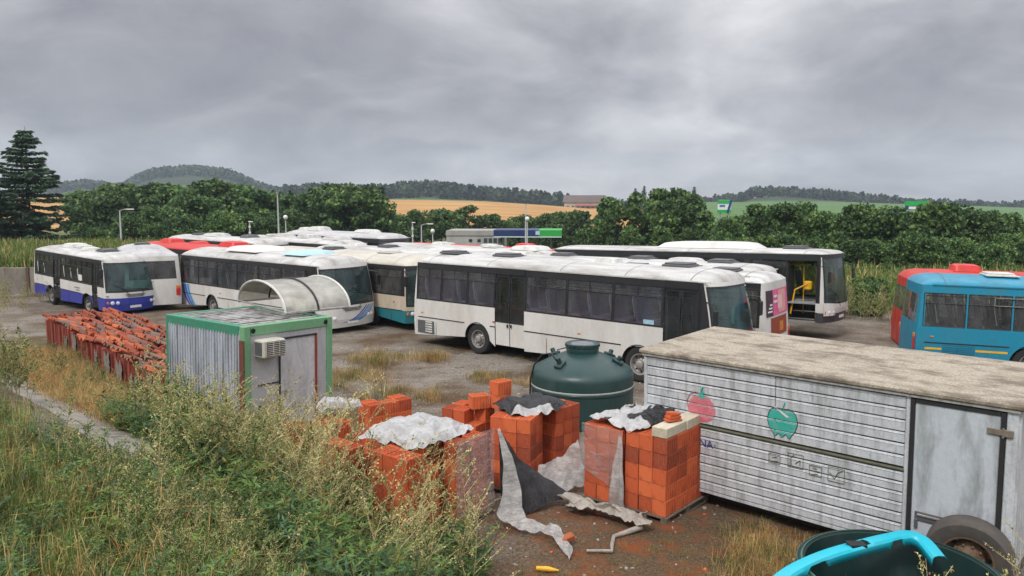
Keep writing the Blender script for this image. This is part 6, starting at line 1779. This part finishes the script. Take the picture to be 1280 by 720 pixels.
# grass on the shelf behind the far left wall
sp = []
for k in range(1500):
    x = rnd.uniform(-50, -23.5); y = rnd.uniform(43.2, 62)
    sp.append((x, y, gz(x, y) - .02, rnd.uniform(0, 6.28), rnd.uniform(1.5, 2.6), rnd.gauss(0, .12), rnd.gauss(0, .12), rnd.choice([0, 1, 2, 3])))
TFW = [tuft(s + 30, .42, 40, [9, 9, 9, 9, 10], .3, .014, .5) for s in range(4)]
scatter('shelf_grass', 'bright green grass on top of the concrete wall at far left', TFW, sp, 'grass')
sp = []
for k in range(150):
    x = rnd.uniform(-33, -17.5); y = rnd.uniform(33, 41.5)
    if x > -22 and y > 33.6 + (x + 22) * -.4: continue
    sp.append((x, y, gz(x, y) - .02, rnd.uniform(0, 6.28), rnd.uniform(.7, 1.15), rnd.gauss(0, .12), rnd.gauss(0, .12), rnd.choice([0, 1, 2, 5, 6])))
scatter('wall_weeds', 'straw coloured weeds before the concrete wall and small bus', ORA, sp)
# tufts on the gravel and along things
sp = []
def clump(cx, cy, r, n, sc, kinds):
    for k in range(n):
        a = rnd.uniform(0, 6.28); q = r * math.sqrt(rnd.random()); x, y = cx + q * math.cos(a), cy + q * math.sin(a)
        sp.append((x, y, gz(x, y) - .02, rnd.uniform(0, 6.28), sc * rnd.uniform(.6, 1.2), rnd.gauss(0, .12), rnd.gauss(0, .12), rnd.choice(kinds)))
GT, DT = [0, 1, 2, 3], [4, 5, 6, 7]
clump(3.3, 10.15, .55, 26, .6, GT + DT); clump(4.0, 9.5, .5, 20, .6, GT + [4]); clump(3.1, 9.2, .6, 22, .6, DT + GT); clump(2.9, 8.6, .6, 20, .7, DT + [0]); clump(4.9, 9.7, .4, 16, .5, GT)
clump(3.7, 9.9, .8, 26, .45, DT + GT); clump(2.3, 8.7, .7, 20, .35, DT)
clump(-.6, 21.6, .6, 26, .7, DT + GT); clump(.4, 21.0, .4, 14, .6, DT); clump(-3.0, 19.5, 1.1, 40, .8, GT + DT); clump(-4.6, 21.3, 1.2, 40, .9, DT + GT); clump(-4.2, 24.2, .9, 30, 1.0, DT + GT); clump(-2.7, 24.6, .5, 16, 1.0, DT + GT)
clump(-3.4, 17.0, 1.0, 36, .8, GT + DT); clump(-1.9, 16.2, .8, 26, .6, DT + GT)
for k in range(170):
    x = rnd.uniform(-6, 8); y = rnd.uniform(8.6, 27); 
    if noise.noise((x * .3, y * .3, 9)) > .05 and ok(x, y, .3): clump(x, y, .15, 2, rnd.uniform(.2, .45), GT + DT)
for k in range(120):
    x = rnd.uniform(-1.0, 3.2); y = rnd.uniform(8.4, 10.2); clump(x, y, .1, 1, rnd.uniform(.15, .3), DT + GT)
scatter('yard_grass', 'sparse green and straw grass tufts on the gravel and beside the trailer', TFG + TFD, sp, 'grass')
sp = []
for k in range(420):
    x = rnd.uniform(13.0, 46); y = rnd.uniform(35, 54)
    if y < 35 + (x - 13) * .15: continue
    sp.append((x, y, gz(x, y) - .02, rnd.uniform(0, 6.28), rnd.uniform(1.6, 3.2), rnd.gauss(0, .12), rnd.gauss(0, .12), rnd.randrange(4)))
scatter('bank_grass', 'tall green grass before the hedge behind the red bus', TFW, sp, 'grass')
sp = []
for k in range(90):
    x = rnd.uniform(13.2, 16.2); y = rnd.uniform(32.0, 37)
    sp.append((x, y, gz(x, y) - .02, rnd.uniform(0, 6.28), rnd.uniform(.8, 1.4), rnd.gauss(0, .15), rnd.gauss(0, .15), rnd.choice([0, 3, 4, 6, 7])))
scatter('bank_weeds', 'green and brown weeds between the dark city bus nose and the red bus', ORA, sp)
# litter, stones and rubble on the gravel
pb = PB(); sv = []
rb_ = MB()
for k in range(2400):
    x = rnd.uniform(-6, 7); y = rnd.uniform(8.6, 26)
    if noise.noise((x * .5, y * .5, 20)) < -.1 and rnd.random() < .7: continue
    s = abs(rnd.gauss(0, .015)) + .008
    M4 = Matrix.Translation((x, y, gz(x, y) + s * .2)) @ Matrix.Rotation(rnd.uniform(0, 6.28), 4, 'Z') @ Matrix.Rotation(rnd.uniform(-.6, .6), 4, 'X')
    rb_.box((0, 0, 0), (s * rnd.uniform(1, 2.2), s * rnd.uniform(.8, 1.6), s), rnd.choice([0, 0, 0, 0, 1, 1, 3, 3, 2]) if y < 12.5 else 0, M4, bev=s * .3)
o = rb_.build('gravel_stones', [paint('pale_stone', (.32, .29, .25), .9, (.14, .12, .1), .5, 9), M_CLAY, paint('white_stone', (.45, .43, .4), .8), paint('dark_stone', (.13, .11, .09), .9)]); o['kind'] = 'stuff'; tag(o, 'scattered stones and brick crumbs on the bare yard', 'stones')

# single tall weeds that stand out
def lone(x, y, h, green, seed, label, dz=0):
    V, M_ = orache(seed, h, green)
    o = raw('weed_plant', V, np.arange(len(V)).reshape(-1, 4), M_, WM); o.location = (x, y, gz(x, y) + dz - .03); tag(o, label, 'weed'); return o
lone(-4.35, 13.9, 1.75, .1, 101, 'thin dry weed with bare branches in front of the cabin door'); lone(-3.4, 14.6, 1.9, .05, 102, 'tall straw coloured weed right of the cabin corner post')
lone(-3.0, 15.6, 1.6, .1, 103, 'straw weed clump in the yard right of the cabin'); lone(-1.95, 9.0, 1.75, .5, 104, 'tall blue green weed standing before the front left brick stack'); lone(-2.75, 10.2, 1.75, .6, 105, 'tall green weed with thick stem left of the front brick stack')
lone(-.6, 9.9, 1.55, .45, 106, 'tall weed in front of the film wrapped brick stack'); lone(-3.3, 6.9, 1.25, .3, 107, 'reddish stemmed weed on the near bank at lower left'); lone(-3.9, 8.2, 1.15, .5, 108, 'green budding weed beside the concrete ledge')
lone(3.75, 6.4, 1.75, .12, 109, 'tall budding weed stalk in front of the trailer wheel, left one'); lone(4.35, 6.7, 1.55, .12, 110, 'tall budding weed stalk at the lower right corner'); lone(5.2, 7.6, 1.6, .1, 111, 'brown weed stalk at the right picture edge before the trailer end')

# ------------------------------------------------------------------ light, sky, air, camera
w = bpy.data.worlds.new('World'); SC.world = w; w.use_nodes = True
nt = w.node_tree
for n in list(nt.nodes): nt.nodes.remove(n)
out = N(nt, 'ShaderNodeOutputWorld')
SUN_EL, SUN_AZ = 52, -150      # azimuth clockwise from the view direction
sky = N(nt, 'ShaderNodeTexSky', sky_type='NISHITA', sun_disc=False); sky.sun_elevation = R(SUN_EL); sky.sun_rotation = R(SUN_AZ)
bg1 = N(nt, 'ShaderNodeBackground'); bg1.inputs['Strength'].default_value = .06; nt.links.new(sky.outputs[0], bg1.inputs['Color'])
tc = N(nt, 'ShaderNodeTexCoord'); sx = N(nt, 'ShaderNodeSeparateXYZ'); nt.links.new(tc.outputs['Generated'], sx.inputs[0])
ad = N(nt, 'ShaderNodeMath', operation='ADD'); ad.inputs[1].default_value = .34
mxm = N(nt, 'ShaderNodeMath', operation='MAXIMUM'); mxm.inputs[1].default_value = 0.0
nt.links.new(sx.outputs['Z'], mxm.inputs[0]); nt.links.new(mxm.outputs[0], ad.inputs[0])
dx_ = N(nt, 'ShaderNodeMath', operation='DIVIDE'); dy_ = N(nt, 'ShaderNodeMath', operation='DIVIDE')
nt.links.new(sx.outputs['X'], dx_.inputs[0]); nt.links.new(ad.outputs[0], dx_.inputs[1]); nt.links.new(sx.outputs['Y'], dy_.inputs[0]); nt.links.new(ad.outputs[0], dy_.inputs[1])
cb = N(nt, 'ShaderNodeCombineXYZ'); nt.links.new(dx_.outputs[0], cb.inputs[0]); nt.links.new(dy_.outputs[0], cb.inputs[1])
def cl(scale, det, rough, off, dist=.0):
    mp = N(nt, 'ShaderNodeMapping'); mp.inputs['Location'].default_value = off
    nz = N(nt, 'ShaderNodeTexNoise'); nz.inputs['Scale'].default_value = scale; nz.inputs['Detail'].default_value = det; nz.inputs['Roughness'].default_value = rough; nz.inputs['Distortion'].default_value = dist
    nt.links.new(cb.outputs[0], mp.inputs['Vector']); nt.links.new(mp.outputs[0], nz.inputs['Vector']); return nz.outputs['Fac']
a1 = cl(1.0, 7, .55, (3.1, 1.7, 0), .4); a2 = cl(3.4, 8, .6, (7, 2, 0), .6)
c1 = ramp(nt, a1, .38, .64, (.265, .26, .28, 1), (.61, .60, .61, 1))
c2 = ramp(nt, a2, .3, .72, (.74, .74, .77, 1), (1.2, 1.2, 1.2, 1))
cc = mixc(nt, 1, c1, c2, 'MULTIPLY')
# an overcast sky is brighter overhead than low down
zr = N(nt, 'ShaderNodeMapRange'); zr.inputs['From Min'].default_value = .22; zr.inputs['From Max'].default_value = .75; zr.inputs['To Min'].default_value = 1.0; zr.inputs['To Max'].default_value = 3.0
nt.links.new(sx.outputs['Z'], zr.inputs['Value'])
cc = mixc(nt, 1, cc, zr.outputs[0], 'MULTIPLY')
bg2 = N(nt, 'ShaderNodeBackground'); nt.links.new(cc, bg2.inputs['Color']); bg2.inputs['Strength'].default_value = 1.0
mx = N(nt, 'ShaderNodeMixShader'); mx.inputs[0].default_value = .93
nt.links.new(bg1.outputs[0], mx.inputs[1]); nt.links.new(bg2.outputs[0], mx.inputs[2]); nt.links.new(mx.outputs[0], out.inputs['Surface'])

sl = bpy.data.lights.new('sun', 'SUN'); sl.energy = 1.5; sl.angle = R(10); sl.color = (1, .96, .9)
so = bpy.data.objects.new('sun', sl); COL.objects.link(so)
az = R(SUN_AZ); el = R(SUN_EL)
dirv = Vector((math.sin(az) * math.cos(el), math.cos(az) * math.cos(el), math.sin(el)))
so.rotation_euler = (-dirv).to_track_quat('-Z', 'Y').to_euler(); so.location = dirv * 60

build_ground()
# thin even haze round the whole scene
hz = MB(); hz.box((0, 0, 0), (4900, 4900, 190)); ho = hz.build('haze', [], None, None, (0, 0, 0)) if False else None
me = bpy.data.meshes.new('haze'); b_ = MB(); lo = -40; hi = 150
b_.box((0, 0, (lo + hi) / 2), (4800, 4800, hi - lo)); me.from_pydata(b_.v, [], b_.f)
hm = bpy.data.materials.new('haze_air'); hm.use_nodes = True; hn = hm.node_tree
for n in list(hn.nodes): hn.nodes.remove(n)
ho_ = N(hn, 'ShaderNodeOutputMaterial'); pv = N(hn, 'ShaderNodeVolumePrincipled'); pv.inputs['Color'].default_value = (.70, .82, .92, 1); pv.inputs['Density'].default_value = .00034; pv.inputs['Anisotropy'].default_value = .2
hn.links.new(pv.outputs[0], ho_.inputs['Volume']); me.materials.append(hm)
ho = bpy.data.objects.new('haze', me); COL.objects.link(ho); ho['kind'] = 'stuff'; tag(ho, 'thin pale haze in the damp air over the fields', 'haze')

cam = bpy.data.cameras.new('camera'); co = bpy.data.objects.new('camera', cam); COL.objects.link(co)
co.location = (0, 0, 5.0); co.rotation_euler = (math.pi / 2 - math.atan(105 / 960), 0, 0)
cam.sensor_width = 36; cam.lens = 27.0; cam.clip_start = .1; cam.clip_end = 6000
SC.camera = co
vs_ = SC.view_settings; vs_.view_transform = 'Standard'; vs_.look = 'None'; vs_.exposure = 0.45; vs_.gamma = 1.0; vs_.use_curve_mapping = False
SC.cycles.max_bounces = 6; SC.cycles.transparent_max_bounces = 12; SC.cycles.volume_bounces = 0; SC.cycles.caustics_reflective = False; SC.cycles.caustics_refractive = False
print('clay blocks', NB[0], 'objects', len(bpy.data.objects))
